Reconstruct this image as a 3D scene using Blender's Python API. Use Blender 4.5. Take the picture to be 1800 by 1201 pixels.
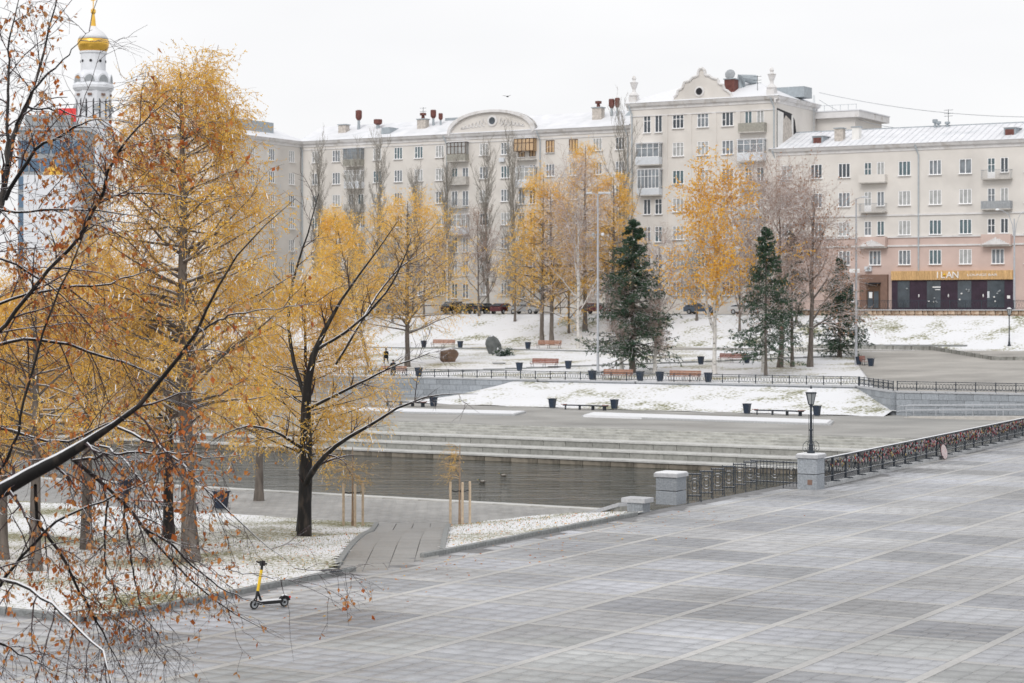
import bpy, bmesh, math, random
import numpy as np
from mathutils import Vector, Matrix
random.seed(7); rng = np.random.default_rng(11)
for o in list(bpy.data.objects): bpy.data.objects.remove(o)
sc = bpy.context.scene; col = sc.collection
R = math.radians
# ------------------------------------------------------------------ camera
EYE = 7.4; F = 3600.0; HZ = 540.0        # eye height; focal length and horizon measured on the 1800 px wide photograph
cam = bpy.data.cameras.new('camera'); co = bpy.data.objects.new('camera', cam); col.objects.link(co)
co.location = (0, 0, EYE); co.rotation_euler = (R(90), 0, 0)
cam.sensor_width = 36; cam.lens = 72; cam.shift_y = -(600.5-HZ)/1800; cam.clip_start = .5; cam.clip_end = 6000
cam.dof.use_dof = True; cam.dof.focus_distance = 52; cam.dof.aperture_fstop = 2.8
sc.camera = co
# ------------------------------------------------------------------ overcast sky and sun
SUN_EL, SUN_AZ = 42, 200                  # azimuth clockwise from +Y: behind the camera, to the left
w = bpy.data.worlds.new('World'); sc.world = w; w.use_nodes = True
nt = w.node_tree; nt.nodes.clear()
sky = nt.nodes.new('ShaderNodeTexSky'); sky.sky_type = 'NISHITA'; sky.sun_disc = False
sky.sun_elevation = R(SUN_EL); sky.sun_rotation = R(SUN_AZ)
tc = nt.nodes.new('ShaderNodeTexCoord'); mp = nt.nodes.new('ShaderNodeMapping'); mp.inputs['Scale'].default_value = (1, 1, 3.2)
nz = nt.nodes.new('ShaderNodeTexNoise'); nz.inputs['Scale'].default_value = 2.2; nz.inputs['Detail'].default_value = 4
nt.links.new(tc.outputs['Generated'], mp.inputs['Vector']); nt.links.new(mp.outputs['Vector'], nz.inputs['Vector'])
cr = nt.nodes.new('ShaderNodeValToRGB'); cr.color_ramp.elements[0].position = .35; cr.color_ramp.elements[1].position = .68
cr.color_ramp.elements[0].color = (8.0, 7.98, 8.12, 1); cr.color_ramp.elements[1].color = (9.3, 9.22, 9.2, 1)
nt.links.new(nz.outputs['Fac'], cr.inputs['Fac'])
mx = nt.nodes.new('ShaderNodeMix'); mx.data_type = 'RGBA'; mx.inputs['Factor'].default_value = .95   # cloud cover
nt.links.new(sky.outputs['Color'], mx.inputs['A']); nt.links.new(cr.outputs['Color'], mx.inputs['B'])
bg = nt.nodes.new('ShaderNodeBackground'); bg.inputs['Strength'].default_value = .1
wo = nt.nodes.new('ShaderNodeOutputWorld')
nt.links.new(mx.outputs['Result'], bg.inputs['Color']); nt.links.new(bg.outputs['Background'], wo.inputs['Surface'])
sl = bpy.data.lights.new('sun', 'SUN'); sl.energy = 1.2; sl.angle = R(25); sl.color = (1, .97, .93)
so = bpy.data.objects.new('sun', sl); col.objects.link(so)
so.rotation_euler = (R(90-SUN_EL), 0, R(180-SUN_AZ)); so.location = (-20, -40, 60)
vs = sc.view_settings; vs.view_transform = 'Standard'; vs.look = 'None'; vs.gamma = 1; vs.exposure = 0.2
sc.render.engine = 'CYCLES'
# ------------------------------------------------------------------ frame of the place: A runs along the dam edge, B along the river
CA, SA = math.cos(R(30)), math.sin(R(30)); TURN = R(-30)
def W(a, b, z=0): return Vector((SA*a+CA*b, CA*a-SA*b, z))
def xy_ab(x, y): return SA*x+CA*y, CA*x-SA*y
def at(px, py, z=0):                      # point of height z seen at a photograph pixel -> (a, b)
    y = F*(EYE-z)/(py-HZ); return xy_ab((px-900)/F*y, y)
def pt(px, py, y): return Vector(((px-900)/F*y, y, EYE-(py-HZ)*y/F))
def on_a(px, a):                          # b and distance where a photograph column meets the plane a = const
    k = (px-900)/F; y = a/(SA*k+CA); return (CA*k-SA)*y, y
# ------------------------------------------------------------------ materials
MATS = {}
def mat(name, c, rough=.8, var=.15, scale=3., bump=0., bscale=None, metal=0., spec=.35, c2=None, snow=0., detail=5, stretch=None, lo=.35, hi=.65, stain=None, emit=None, objrand=0.):
    if name in MATS: return MATS[name]
    m = bpy.data.materials.new(name); m.use_nodes = True; n = m.node_tree.nodes; L = m.node_tree.links
    b = n['Principled BSDF']; b.inputs['Roughness'].default_value = rough; b.inputs['Metallic'].default_value = metal
    b.inputs['Specular IOR Level'].default_value = spec
    t = n.new('ShaderNodeTexCoord'); src = t.outputs['Object']
    if stretch:
        mpp = n.new('ShaderNodeMapping'); mpp.inputs['Scale'].default_value = stretch; L.new(src, mpp.inputs['Vector']); src = mpp.outputs['Vector']
    no = n.new('ShaderNodeTexNoise'); no.inputs['Scale'].default_value = scale; no.inputs['Detail'].default_value = detail
    L.new(src, no.inputs['Vector'])
    r = n.new('ShaderNodeValToRGB'); r.color_ramp.elements[0].position = lo; r.color_ramp.elements[1].position = hi
    c2 = c2 or tuple(min(1, x*(1+var)) for x in c); c1 = c if c2 is None or var == 0 else tuple(x*(1-var) for x in c)
    r.color_ramp.elements[0].color = (*c1, 1); r.color_ramp.elements[1].color = (*c2, 1)
    L.new(no.outputs['Fac'], r.inputs['Fac']); out = r.outputs['Color']
    if stain:
        sc_, cs, amt = stain
        m2 = n.new('ShaderNodeMapping'); m2.inputs['Scale'].default_value = sc_; L.new(t.outputs['Object'], m2.inputs['Vector'])
        n2 = n.new('ShaderNodeTexNoise'); n2.inputs['Scale'].default_value = 1; n2.inputs['Detail'].default_value = 6; L.new(m2.outputs['Vector'], n2.inputs['Vector'])
        r2 = n.new('ShaderNodeValToRGB'); r2.color_ramp.elements[0].position = .54; r2.color_ramp.elements[1].position = .72
        r2.color_ramp.elements[0].color = (0, 0, 0, 1); r2.color_ramp.elements[1].color = (amt, amt, amt, 1); L.new(n2.outputs['Fac'], r2.inputs['Fac'])
        q = n.new('ShaderNodeMix'); q.data_type = 'RGBA'; L.new(r2.outputs['Color'], q.inputs['Factor']); L.new(out, q.inputs['A']); q.inputs['B'].default_value = (*cs, 1); out = q.outputs['Result']
    if objrand:
        oi = n.new('ShaderNodeObjectInfo'); mr = n.new('ShaderNodeMapRange'); mr.inputs['To Min'].default_value = 1-objrand; mr.inputs['To Max'].default_value = 1+objrand
        L.new(oi.outputs['Random'], mr.inputs['Value']); q = n.new('ShaderNodeVectorMath'); q.operation = 'SCALE'; L.new(out, q.inputs[0]); L.new(mr.outputs['Result'], q.inputs['Scale']); out = q.outputs['Vector']
    if snow:                               # snow lying on faces that look up
        g = n.new('ShaderNodeNewGeometry'); s = n.new('ShaderNodeSeparateXYZ'); L.new(g.outputs['Normal'], s.inputs['Vector'])
        n3 = n.new('ShaderNodeTexNoise'); n3.inputs['Scale'].default_value = 2.5; n3.inputs['Detail'].default_value = 3; L.new(t.outputs['Object'], n3.inputs['Vector'])
        az = n.new('ShaderNodeMath'); az.operation = 'MULTIPLY'; az.inputs[1].default_value = 1.5; L.new(s.outputs['Z'], az.inputs[0]); ad = n.new('ShaderNodeMath'); ad.operation = 'MULTIPLY_ADD'; ad.inputs[1].default_value = .5; L.new(n3.outputs['Fac'], ad.inputs[0]); L.new(az.outputs['Value'], ad.inputs[2])
        mr = n.new('ShaderNodeMapRange'); mr.inputs['From Min'].default_value = 1.5*(.92-snow)+.19; mr.inputs['From Max'].default_value = 1.5*(.92-snow)+.31; L.new(ad.outputs['Value'], mr.inputs['Value'])
        q = n.new('ShaderNodeMix'); q.data_type = 'RGBA'; L.new(mr.outputs['Result'], q.inputs['Factor']); L.new(out, q.inputs['A']); q.inputs['B'].default_value = (.76, .77, .80, 1); out = q.outputs['Result']
    L.new(out, b.inputs['Base Color'])
    if bump:
        bp = n.new('ShaderNodeBump'); bp.inputs['Strength'].default_value = bump; bp.inputs['Distance'].default_value = .03
        nb = n.new('ShaderNodeTexNoise'); nb.inputs['Scale'].default_value = bscale or scale*6; nb.inputs['Detail'].default_value = 5; L.new(src, nb.inputs['Vector'])
        L.new(nb.outputs['Fac'], bp.inputs['Height']); L.new(bp.outputs['Normal'], b.inputs['Normal'])
    MATS[name] = m; return m
def leafmat(name, c, tr=.35):
    if name in MATS: return MATS[name]
    m = bpy.data.materials.new(name); m.use_nodes = True; n = m.node_tree.nodes; L = m.node_tree.links
    b = n['Principled BSDF']; b.inputs['Base Color'].default_value = (*c, 1); b.inputs['Roughness'].default_value = .7; b.inputs['Specular IOR Level'].default_value = .15
    t = n.new('ShaderNodeBsdfTranslucent'); t.inputs['Color'].default_value = (*c, 1); a = n.new('ShaderNodeMixShader'); a.inputs['Fac'].default_value = tr
    L.new(b.outputs['BSDF'], a.inputs[1]); L.new(t.outputs['BSDF'], a.inputs[2]); L.new(a.outputs['Shader'], n['Material Output'].inputs['Surface'])
    MATS[name] = m; return m
def snowmat(name, cover=.5, grass=(.20, .19, .10), gs=1.0, speck=14.):
    """thin wet snow on short grass: grass shows in patches and specks"""
    m = bpy.data.materials.new(name); m.use_nodes = True; n = m.node_tree.nodes; L = m.node_tree.links
    b = n['Principled BSDF']; b.inputs['Roughness'].default_value = .85; b.inputs['Specular IOR Level'].default_value = .2
    t = n.new('ShaderNodeTexCoord')
    def noise(s, d):
        x = n.new('ShaderNodeTexNoise'); x.inputs['Scale'].default_value = s; x.inputs['Detail'].default_value = d; L.new(t.outputs['Object'], x.inputs['Vector']); return x.outputs['Fac']
    p, q = noise(.16*gs, 4), noise(speck, 6)
    m0 = n.new('ShaderNodeMath'); m0.operation = 'MULTIPLY_ADD'; m0.inputs[1].default_value = 1.15; L.new(p, m0.inputs[0]); L.new(q, m0.inputs[2]); m1 = n.new('ShaderNodeMath'); m1.operation = 'MULTIPLY'; m1.inputs[1].default_value = .5; L.new(m0.outputs['Value'], m1.inputs[0]); cover *= .5
    r = n.new('ShaderNodeValToRGB'); r.color_ramp.elements[0].position = cover; r.color_ramp.elements[1].position = cover+.10
    r.color_ramp.elements[0].color = (.75, .76, .785, 1); r.color_ramp.elements[1].color = (*grass, 1)
    e = r.color_ramp.elements.new(cover+.045); e.color = (.56, .56, .51, 1)
    L.new(m1.outputs['Value'], r.inputs['Fac']); L.new(r.outputs['Color'], b.inputs['Base Color'])
    bp = n.new('ShaderNodeBump'); bp.inputs['Strength'].default_value = .5; bp.inputs['Distance'].default_value = .06; L.new(noise(5., 6), bp.inputs['Height']); L.new(bp.outputs['Normal'], b.inputs['Normal'])
    MATS[name] = m; return m
def pavemat(name, base, amp=.08, rough=.42):
    """damp paving: tint from the face attribute, streaky wet patches in the gloss, dirt"""
    m = bpy.data.materials.new(name); m.use_nodes = True; n = m.node_tree.nodes; L = m.node_tree.links
    b = n['Principled BSDF']; b.inputs['Specular IOR Level'].default_value = .45
    t = n.new('ShaderNodeTexCoord'); g = n.new('ShaderNodeNewGeometry')
    at_ = n.new('ShaderNodeAttribute'); at_.attribute_name = 'tint'
    mp_ = n.new('ShaderNodeMapping'); mp_.inputs['Rotation'].default_value = (0, 0, R(30)); mp_.inputs['Scale'].default_value = (.3, .42, 1); L.new(g.outputs['Position'], mp_.inputs['Vector'])
    no = n.new('ShaderNodeTexNoise'); no.inputs['Scale'].default_value = .5; no.inputs['Detail'].default_value = 7; no.inputs['Roughness'].default_value = .52; L.new(mp_.outputs['Vector'], no.inputs['Vector'])
    n2 = n.new('ShaderNodeTexNoise'); n2.inputs['Scale'].default_value = 9; n2.inputs['Detail'].default_value = 5; L.new(g.outputs['Position'], n2.inputs['Vector'])
    r = n.new('ShaderNodeValToRGB'); r.color_ramp.elements[0].position = .3; r.color_ramp.elements[1].position = .72
    r.color_ramp.elements[0].color = (*[x*.64 for x in base], 1); r.color_ramp.elements[1].color = (*[min(1, x*1.22) for x in base], 1); L.new(no.outputs['Fac'], r.inputs['Fac'])
    q = n.new('ShaderNodeMix'); q.data_type = 'RGBA'; q.blend_type = 'MULTIPLY'; q.inputs['Factor'].default_value = 1; L.new(r.outputs['Color'], q.inputs['A']); L.new(at_.outputs['Color'], q.inputs['B'])
    mr = n.new('ShaderNodeMapRange'); mr.inputs['From Min'].default_value = .3; mr.inputs['From Max'].default_value = .7; mr.inputs['To Min'].default_value = 1-amp; mr.inputs['To Max'].default_value = 1+amp; L.new(n2.outputs['Fac'], mr.inputs['Value'])
    v = n.new('ShaderNodeVectorMath'); v.operation = 'SCALE'; L.new(q.outputs['Result'], v.inputs[0]); L.new(mr.outputs['Result'], v.inputs['Scale'])
    L.new(v.outputs['Vector'], b.inputs['Base Color'])
    rr = n.new('ShaderNodeMapRange'); rr.inputs['From Min'].default_value = .3; rr.inputs['From Max'].default_value = .7; rr.inputs['To Min'].default_value = rough-.12; rr.inputs['To Max'].default_value = rough+.2; L.new(no.outputs['Fac'], rr.inputs['Value']); L.new(rr.outputs['Result'], b.inputs['Roughness'])
    bp = n.new('ShaderNodeBump'); bp.inputs['Strength'].default_value = .25; bp.inputs['Distance'].default_value = .01; L.new(n2.outputs['Fac'], bp.inputs['Height']); L.new(bp.outputs['Normal'], b.inputs['Normal'])
    MATS[name] = m; return m
M = dict(
 pave=pavemat('plaza_paver', (.40, .41, .432)), band=pavemat('light_paver', (.45, .445, .435), rough=.5), joint=mat('joint_dirt', (.20, .20, .205), .9),
 kerb=mat('kerb_granite', (.24, .25, .25), .6, .2, 8, .3), granite=mat('grey_granite', (.30, .325, .355), .6, .2, 14, .2, objrand=.13),
 granite_pale=mat('pale_granite', (.44, .45, .46), .65, .15, 10, .2, snow=.0), cap=mat('cap_stone', (.45, .46, .48), .6, .1, 8, .15),
 quaypave=pavemat('quay_paving', (.33, .325, .315), rough=.45), farpave=pavemat('far_paving', (.33, .325, .31), rough=.6),
 tanpave=pavemat('tan_paving', (.375, .36, .335), rough=.65), stone=mat('quay_stone', (.28, .28, .262), .7, .18, 2.5, .3, stain=((1.6, 1.6, .35), (.07, .065, .055), .8), objrand=.14),
 stonelow=mat('wet_quay_stone', (.22, .195, .16), .55, .25, 2, .3, stain=((1.5, 1.5, .3), (.04, .038, .03), .9), objrand=.16), stepstone=mat('step_stone', (.40, .40, .375), .7, .2, 1.5, .3, stain=((.6, .6, 2.), (.16, .15, .13), .55), objrand=.12), tread=mat('quay_tread', (.50, .50, .485), .6, .12, 1.5, .2),
 snow=mat('snow', (.75, .76, .785), .8, .03, 2, .5, 5), lawn=snowmat('snowy_lawn', 1.06, speck=9.), lawnfar=snowmat('snowy_far_lawn', 1.09, speck=4., grass=(.27, .24, .14)), bank=snowmat('snowy_bank', 1.12, speck=3.2, gs=1.6, grass=(.22, .22, .13)),
 earth=mat('earth', (.12, .11, .09), .9), iron=mat('dark_blue_iron', (.028, .037, .05), .45, .2, 6, spec=.5, snow=.0), ironsnow=mat('snowy_iron', (.03, .04, .055), .5, .2, 6, snow=.35),
 steel=mat('grey_steel', (.42, .44, .47), .45, .1, 4, spec=.5), bin=mat('navy_bin', (.026, .04, .065), .5, .2, 5, snow=.02),
 wood=mat('bench_wood', (.32, .16, .10), .6, .2, 7, .1, snow=.13), woodred=mat('red_brown_wood', (.24, .085, .055), .55, .2, 7, .1, snow=.1), stake=mat('stake_wood', (.56, .45, .33), .7, .12, 9, .1),
 wall=mat('beige_stucco', (.69, .66, .625), .9, .055, .35, .1, 20, detail=8, stain=((.12, .12, .07), (.50, .475, .45), .75)), wallw=mat('white_stucco', (.77, .76, .74), .85, .05, 1.5, .1),
 pink=mat('pink_stucco', (.60, .47, .425), .9, .06, .4, .1, 20, detail=8), trim=mat('cornice_plaster', (.70, .69, .69), .85, .06, 1, .1, stain=((.9, .9, .9), (.33, .28, .22), .45)),
 roof=mat('snowy_metal_roof', (.42, .47, .50), .5, .1, 3, snow=.3), roofgrey=mat('bare_metal_roof', (.34, .38, .41), .45, .1, 2, snow=.0), roofsnow=mat('roof_snow', (.72, .73, .76), .8, .05, .6, .2, 3, c2=(.76, .77, .80), stain=((.5, .5, .5), (.5, .54, .57), .5)),
 frame=mat('white_frame', (.90, .90, .91), .5, .03), framebrown=mat('brown_frame', (.09, .05, .03), .5, .1), brick=mat('chimney_brick', (.50, .46, .42), .9, .2, 3, .2, snow=.05), redmetal=mat('rust_red_metal', (.15, .06, .05), .7, .2, 3, snow=.05),
 pipe=mat('grey_pipe', (.42, .46, .49), .5, .08), concrete=mat('balcony_concrete', (.50, .48, .45), .85, .12, 2, .2), slat=mat('weathered_slat', (.36, .35, .31), .8, .15, 4), slatgrey=mat('grey_slat', (.33, .35, .37), .7, .12, 4), panelw=mat('pale_panel', (.66, .69, .73), .6, .05),
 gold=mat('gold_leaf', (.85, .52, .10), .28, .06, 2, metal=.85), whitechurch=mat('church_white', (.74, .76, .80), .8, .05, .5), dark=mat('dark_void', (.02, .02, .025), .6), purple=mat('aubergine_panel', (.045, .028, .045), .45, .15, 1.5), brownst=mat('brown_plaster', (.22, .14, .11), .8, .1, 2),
 plank=mat('light_wood', (.62, .40, .19), .55, .2, 3, .1, stretch=(6, 6, .6), objrand=.08), rubble=mat('rubble_stone', (.34, .21, .13), .85, .3, 2.5, .4, c2=(.50, .40, .31), objrand=.25),
 letter=mat('white_letter', (.85, .85, .85), .5, .02), yellow=mat('yellow_paint', (.80, .52, .03), .4, .04), black=mat('black_plastic', (.018, .018, .02), .5, .1), rubber=mat('tyre_rubber', (.02, .02, .02), .8, .1),
 bulb=mat('lamp_lens', (.78, .8, .82), .3, .03, spec=.5), red=mat('red_sign', (.75, .06, .06), .5, .05), blueglass=mat('blue_glass', (.10, .17, .26), .15, .2, .3, spec=.6),
 boulder=mat('grey_boulder', (.12, .13, .13), .8, .25, 1.5, .6, 6, snow=.12), boulderbrown=mat('brown_boulder', (.17, .115, .085), .85, .3, 1.5, .6, 6, snow=.12),
 bark=mat('grey_bark', (.15, .13, .115), .9, .3, 6, .5, 20, stretch=(1, 1, .25), snow=.22), barkwet=mat('wet_black_bark', (.016, .014, .014), .6, .5, 5, .6, 14, stretch=(1, 1, .3), snow=.38, c2=(.07, .055, .045), lo=.5, hi=.75), twigdark=mat('dark_twig', (.045, .026, .028), .7, .3, 5, snow=.06),
 birch=mat('birch_bark', (.62, .60, .57), .8, .1, 2, .1, stain=((3, 3, 5), (.04, .035, .03), 1.)), twigbrown=mat('brown_twig', (.31, .215, .165), .85, .2, 3, snow=.3), twigpink=mat('pinkish_twig', (.40, .30, .255), .85, .2, 3, snow=.35), twiggrey=mat('grey_twig', (.29, .27, .24), .85, .2, 3, snow=.25), twigpale=mat('pale_twig', (.50, .46, .42), .8, .15, 3, snow=.4), twiggold=mat('gold_twig', (.55, .36, .15), .85, .2, 4, snow=.02),
 skin=mat('skin', (.55, .36, .28), .6, .05), coat=mat('dark_coat', (.012, .017, .022), .8, .2), coat2=mat('navy_coat', (.014, .018, .026), .8, .2), hair=mat('dark_hair', (.02, .015, .012), .7, .2),
)
GOLD = [leafmat('larch_gold_1', (.92, .58, .09), .45), leafmat('larch_gold_2', (.95, .68, .19), .45), leafmat('larch_gold_3', (.82, .47, .06), .45)]
ORANGE = [leafmat('leaf_orange_1', (.60, .24, .07)), leafmat('leaf_orange_2', (.62, .33, .15)), leafmat('leaf_orange_3', (.50, .15, .045))]
YELLOW = [leafmat('birch_leaf_1', (.90, .56, .08)), leafmat('birch_leaf_2', (.80, .48, .09)), leafmat('birch_leaf_3', (.72, .38, .06))]
GREEN = [leafmat('spruce_1', (.052, .098, .06), .15), leafmat('spruce_2', (.075, .125, .072), .15), leafmat('spruce_3', (.04, .075, .055), .15)]
BROWNL = [leafmat('brown_leaf_1', (.42, .22, .12)), leafmat('brown_leaf_2', (.46, .29, .19)), leafmat('brown_leaf_3', (.34, .17, .09))]
GLASS = [mat('glass_dark', (.06, .075, .09), .12, .3, .6, spec=.6), mat('glass_grey', (.22, .245, .27), .2, .3, .8, spec=.5), mat('glass_curtain', (.42, .43, .43), .35, .2, 1.2, spec=.4), mat('glass_teal', (.11, .16, .18), .15, .3, .7, spec=.5), mat('glass_warm', (.60, .42, .25), .25, .1, .5, spec=.5)]
# ------------------------------------------------------------------ mesh helpers
class MB:
    def __init__(s): s.v = []; s.f = []
    def add(s, vs_, fs):
        o = len(s.v); s.v += [tuple(v) for v in vs_]; s.f += [tuple(i+o for i in f) for f in fs]; return s
    def box(s, x, y, z, sx, sy, sz, rz=0, tx=1, ty=1):
        """centre x,y; z is the bottom; tx,ty scale the top"""
        c, n = math.cos(rz), math.sin(rz); vs_ = []
        for k, (fx, fy) in ((0, (1, 1)), (1, (tx, ty))):
            for dx, dy in ((-1, -1), (1, -1), (1, 1), (-1, 1)):
                ax, ay = dx*sx/2*fx, dy*sy/2*fy; vs_.append((x+c*ax-n*ay, y+n*ax+c*ay, z+k*sz))
        return s.add(vs_, [(3, 2, 1, 0), (4, 5, 6, 7), (0, 1, 5, 4), (1, 2, 6, 5), (2, 3, 7, 6), (3, 0, 4, 7)])
    def bb(s, x, y, z, sx, sy, sz, bev=.01):
        """box with a bevelled top edge"""
        h = sz-bev; s.box(x, y, z, sx, sy, h); vs_ = []
        for dx, dy in ((-1, -1), (1, -1), (1, 1), (-1, 1)): vs_.append((x+dx*sx/2, y+dy*sy/2, z+h))
        for dx, dy in ((-1, -1), (1, -1), (1, 1), (-1, 1)): vs_.append((x+dx*(sx/2-bev), y+dy*(sy/2-bev), z+sz))
        s.f.pop(-5)
        return s.add(vs_, [(4, 5, 6, 7), (0, 1, 5, 4), (1, 2, 6, 5), (2, 3, 7, 6), (3, 0, 4, 7)])
    def tube(s, pts, r, n=6, cap=True):
        pts = [Vector(p) for p in pts]; rs = r if isinstance(r, (list, tuple)) else [r]*len(pts); vs_ = []; fs = []
        for i, p in enumerate(pts):
            t = (pts[min(i+1, len(pts)-1)]-pts[max(i-1, 0)]).normalized(); u = t.orthogonal() if abs(t.z) > .95 else t.cross(Vector((0, 0, 1))); u.normalize(); v = t.cross(u)
            for k in range(n): a = 2*math.pi*k/n; vs_.append(p+(u*math.cos(a)+v*math.sin(a))*rs[i])
        for i in range(len(pts)-1):
            for k in range(n): fs.append((i*n+k, i*n+(k+1) % n, (i+1)*n+(k+1) % n, (i+1)*n+k))
        if cap: fs += [tuple(range(n))[::-1], tuple((len(pts)-1)*n+k for k in range(n))]
        return s.add(vs_, fs)
    def lathe(s, prof, n=12, x=0, y=0, z=0):
        vs_ = []; fs = []
        for r, h in prof:
            for k in range(n): a = 2*math.pi*k/n; vs_.append((x+r*math.cos(a), y+r*math.sin(a), z+h))
        for i in range(len(prof)-1):
            for k in range(n): fs.append((i*n+k, i*n+(k+1) % n, (i+1)*n+(k+1) % n, (i+1)*n+k))
        fs += [tuple(range(n))[::-1], tuple((len(prof)-1)*n+k for k in range(n))]
        return s.add(vs_, fs)
    def prism(s, poly, z0, z1):
        """polygon in x,y counter-clockwise; z0, z1 numbers or functions of x,y"""
        n = len(poly); g = lambda z, p: z(*p) if callable(z) else z
        vs_ = [(x, y, g(z0, (x, y))) for x, y in poly]+[(x, y, g(z1, (x, y))) for x, y in poly]
        return s.add(vs_, [tuple(range(n))[::-1], tuple(range(n, 2*n))]+[(i, (i+1) % n, n+(i+1) % n, n+i) for i in range(n)])
    def slab(s, poly, y0, y1):
        """polygon in x,z extruded along y"""
        n = len(poly); vs_ = [(x, y0, z) for x, z in poly]+[(x, y1, z) for x, z in poly]
        return s.add(vs_, [tuple(range(n)), tuple(range(n, 2*n))[::-1]]+[((i+1) % n, i, n+i, n+(i+1) % n) for i in range(n)])
    def mesh(s, name, m):
        me = bpy.data.meshes.new(name); me.from_pydata(s.v, [], s.f)
        if m: me.materials.append(m)
        me.update(); return me
    def build(s, name, m, parent=None, loc=None, rz=None, smooth=False):
        o = bpy.data.objects.new(name, s.mesh(name, m)); col.objects.link(o)
        if parent: o.parent = parent
        if loc is not None: o.location = loc
        if rz is not None: o.rotation_euler = (0, 0, rz)
        if smooth: o.data.shade_smooth()
        return o
def inst(name, me, parent=None, loc=(0, 0, 0), rot=(0, 0, 0), scale=None):
    o = bpy.data.objects.new(name, me); col.objects.link(o); o.parent = parent; o.location = loc; o.rotation_euler = rot
    if scale: o.scale = scale
    return o
def tag(o, label=None, cat=None, group=None, kind=None):
    if label: o['label'] = label
    if cat: o['category'] = cat
    if group: o['group'] = group
    if kind: o['kind'] = kind
    return o
def thing(name, label, cat, loc=(0, 0, 0), rz=0, group=None, kind=None):
    o = bpy.data.objects.new(name, None); col.objects.link(o); o.location = loc; o.rotation_euler = (0, 0, rz); o.empty_display_size = .3
    return tag(o, label, cat, group, kind)
def copy_tree(o, parent=None):
    c = o.copy(); col.objects.link(c); c.parent = parent
    for ch in o.children: copy_tree(ch, c)
    return c
def big_mesh(name, V, Q, mats, midx=None, tint=None, parent=None, smooth=False):
    """numpy arrays -> object; Q is (n,3) or (n,4)"""
    me = bpy.data.meshes.new(name); k = Q.shape[1]
    me.vertices.add(len(V)); me.vertices.foreach_set('co', np.ascontiguousarray(V, dtype=np.float32).ravel())
    me.loops.add(Q.size); me.loops.foreach_set('vertex_index', Q.astype(np.int32).ravel())
    me.polygons.add(len(Q)); me.polygons.foreach_set('loop_start', np.arange(0, Q.size, k, dtype=np.int32)); me.polygons.foreach_set('loop_total', np.full(len(Q), k, dtype=np.int32))
    for m in mats: me.materials.append(m)
    if midx is not None: me.polygons.foreach_set('material_index', midx.astype(np.int32))
    if tint is not None:
        a = me.color_attributes.new('tint', 'FLOAT_COLOR', 'CORNER'); t = np.repeat(np.concatenate([tint, np.ones((len(tint), 1))], 1), k, 0); a.data.foreach_set('color', t.astype(np.float32).ravel())
    me.update(); me.validate()
    if smooth: me.shade_smooth()
    o = bpy.data.objects.new(name, me); col.objects.link(o); o.parent = parent; return o
def set_tint(me, c):
    a = me.color_attributes.new('tint', 'FLOAT_COLOR', 'CORNER'); n = len(a.data); a.data.foreach_set('color', np.tile(np.array([*c, 1], np.float32), n))
def sheet(name, m, a0, a1, b0, b1, zf, na, nb, kind='structure', inside=None):
    """ground sheet over a rectangle of (a,b) with heights zf(a,b); cells whose centre fails inside() are left out"""
    A_ = np.linspace(a0, a1, na+1); B_ = np.linspace(b0, b1, nb+1); vs_ = []; f = []
    for a in A_:
        for b in B_: vs_.append(tuple(W(a, b, zf(a, b))))
    for i in range(na):
        for j in range(nb):
            if inside and not inside((A_[i]+A_[i+1])/2, (B_[j]+B_[j+1])/2): continue
            k = i*(nb+1)+j; f.append((k, k+1, k+nb+2, k+nb+1)[::-1] if False else (k, k+nb+1, k+nb+2, k+1)[::-1])
    mb = MB(); mb.add(vs_, f); o = mb.build(name, m); set_tint(o.data, (1, 1, 1)); o['kind'] = kind; return o
def clamp(x, a=0., b=1.): return max(a, min(b, x))
# ================================================================== SETTING
# levels: plaza and upper square 0, near quay -1.5, far promenade -2, water -4.2, street 6.45
def z_lawn(a, b): return -1.5*clamp((a-40)/30)*clamp((-32.7-b)/11)
def z_up(a, b):
    if a < 234: return 2.5*clamp((a-182)/52)
    return 2.5+3.95*clamp((a-234)/13)
def hit(px, py):                          # photograph pixel -> (a, b, z) on the upper square
    y = 170.
    while y < 330:
        x = (px-900)/F*y; a, b = xy_ab(x, y); z = EYE-(py-HZ)*y/F
        if z <= z_up(a, b): return a, b, z_up(a, b)
        y += .1
    return a, b, z_up(a, b)
g = MB().add([W(-200, -1500, -5.6), W(3500, -1500, -5.6), W(3500, 1500, -5.6), W(-200, 1500, -5.6)], [(0, 1, 2, 3)]).build('ground', M['earth']); g['kind'] = 'structure'
wm = bpy.data.materials.new('river_water'); wm.use_nodes = True; n = wm.node_tree.nodes; L = wm.node_tree.links; b_ = n['Principled BSDF']
b_.inputs['Base Color'].default_value = (.022, .026, .02, 1); b_.inputs['Roughness'].default_value = .06; b_.inputs['IOR'].default_value = 1.33; b_.inputs['Specular IOR Level'].default_value = .22
t_ = n.new('ShaderNodeTexCoord'); m_ = n.new('ShaderNodeMapping'); m_.inputs['Rotation'].default_value = (0, 0, R(8)); m_.inputs['Scale'].default_value = (.28, 1.1, 1); L.new(t_.outputs['Object'], m_.inputs['Vector'])
n1_ = n.new('ShaderNodeTexNoise'); n1_.inputs['Scale'].default_value = .5; n1_.inputs['Detail'].default_value = 5; n1_.inputs['Distortion'].default_value = .6; L.new(m_.outputs['Vector'], n1_.inputs['Vector'])
bp_ = n.new('ShaderNodeBump'); bp_.inputs['Strength'].default_value = 1.; bp_.inputs['Distance'].default_value = .55; L.new(n1_.outputs['Fac'], bp_.inputs['Height']); L.new(bp_.outputs['Normal'], b_.inputs['Normal'])
o = MB().add([W(79, -400, -4.2), W(136, -400, -4.2), W(136, -31, -4.2), W(79, -31, -4.2)], [(0, 1, 2, 3)]).build('water', wm); o['kind'] = 'structure'

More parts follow.
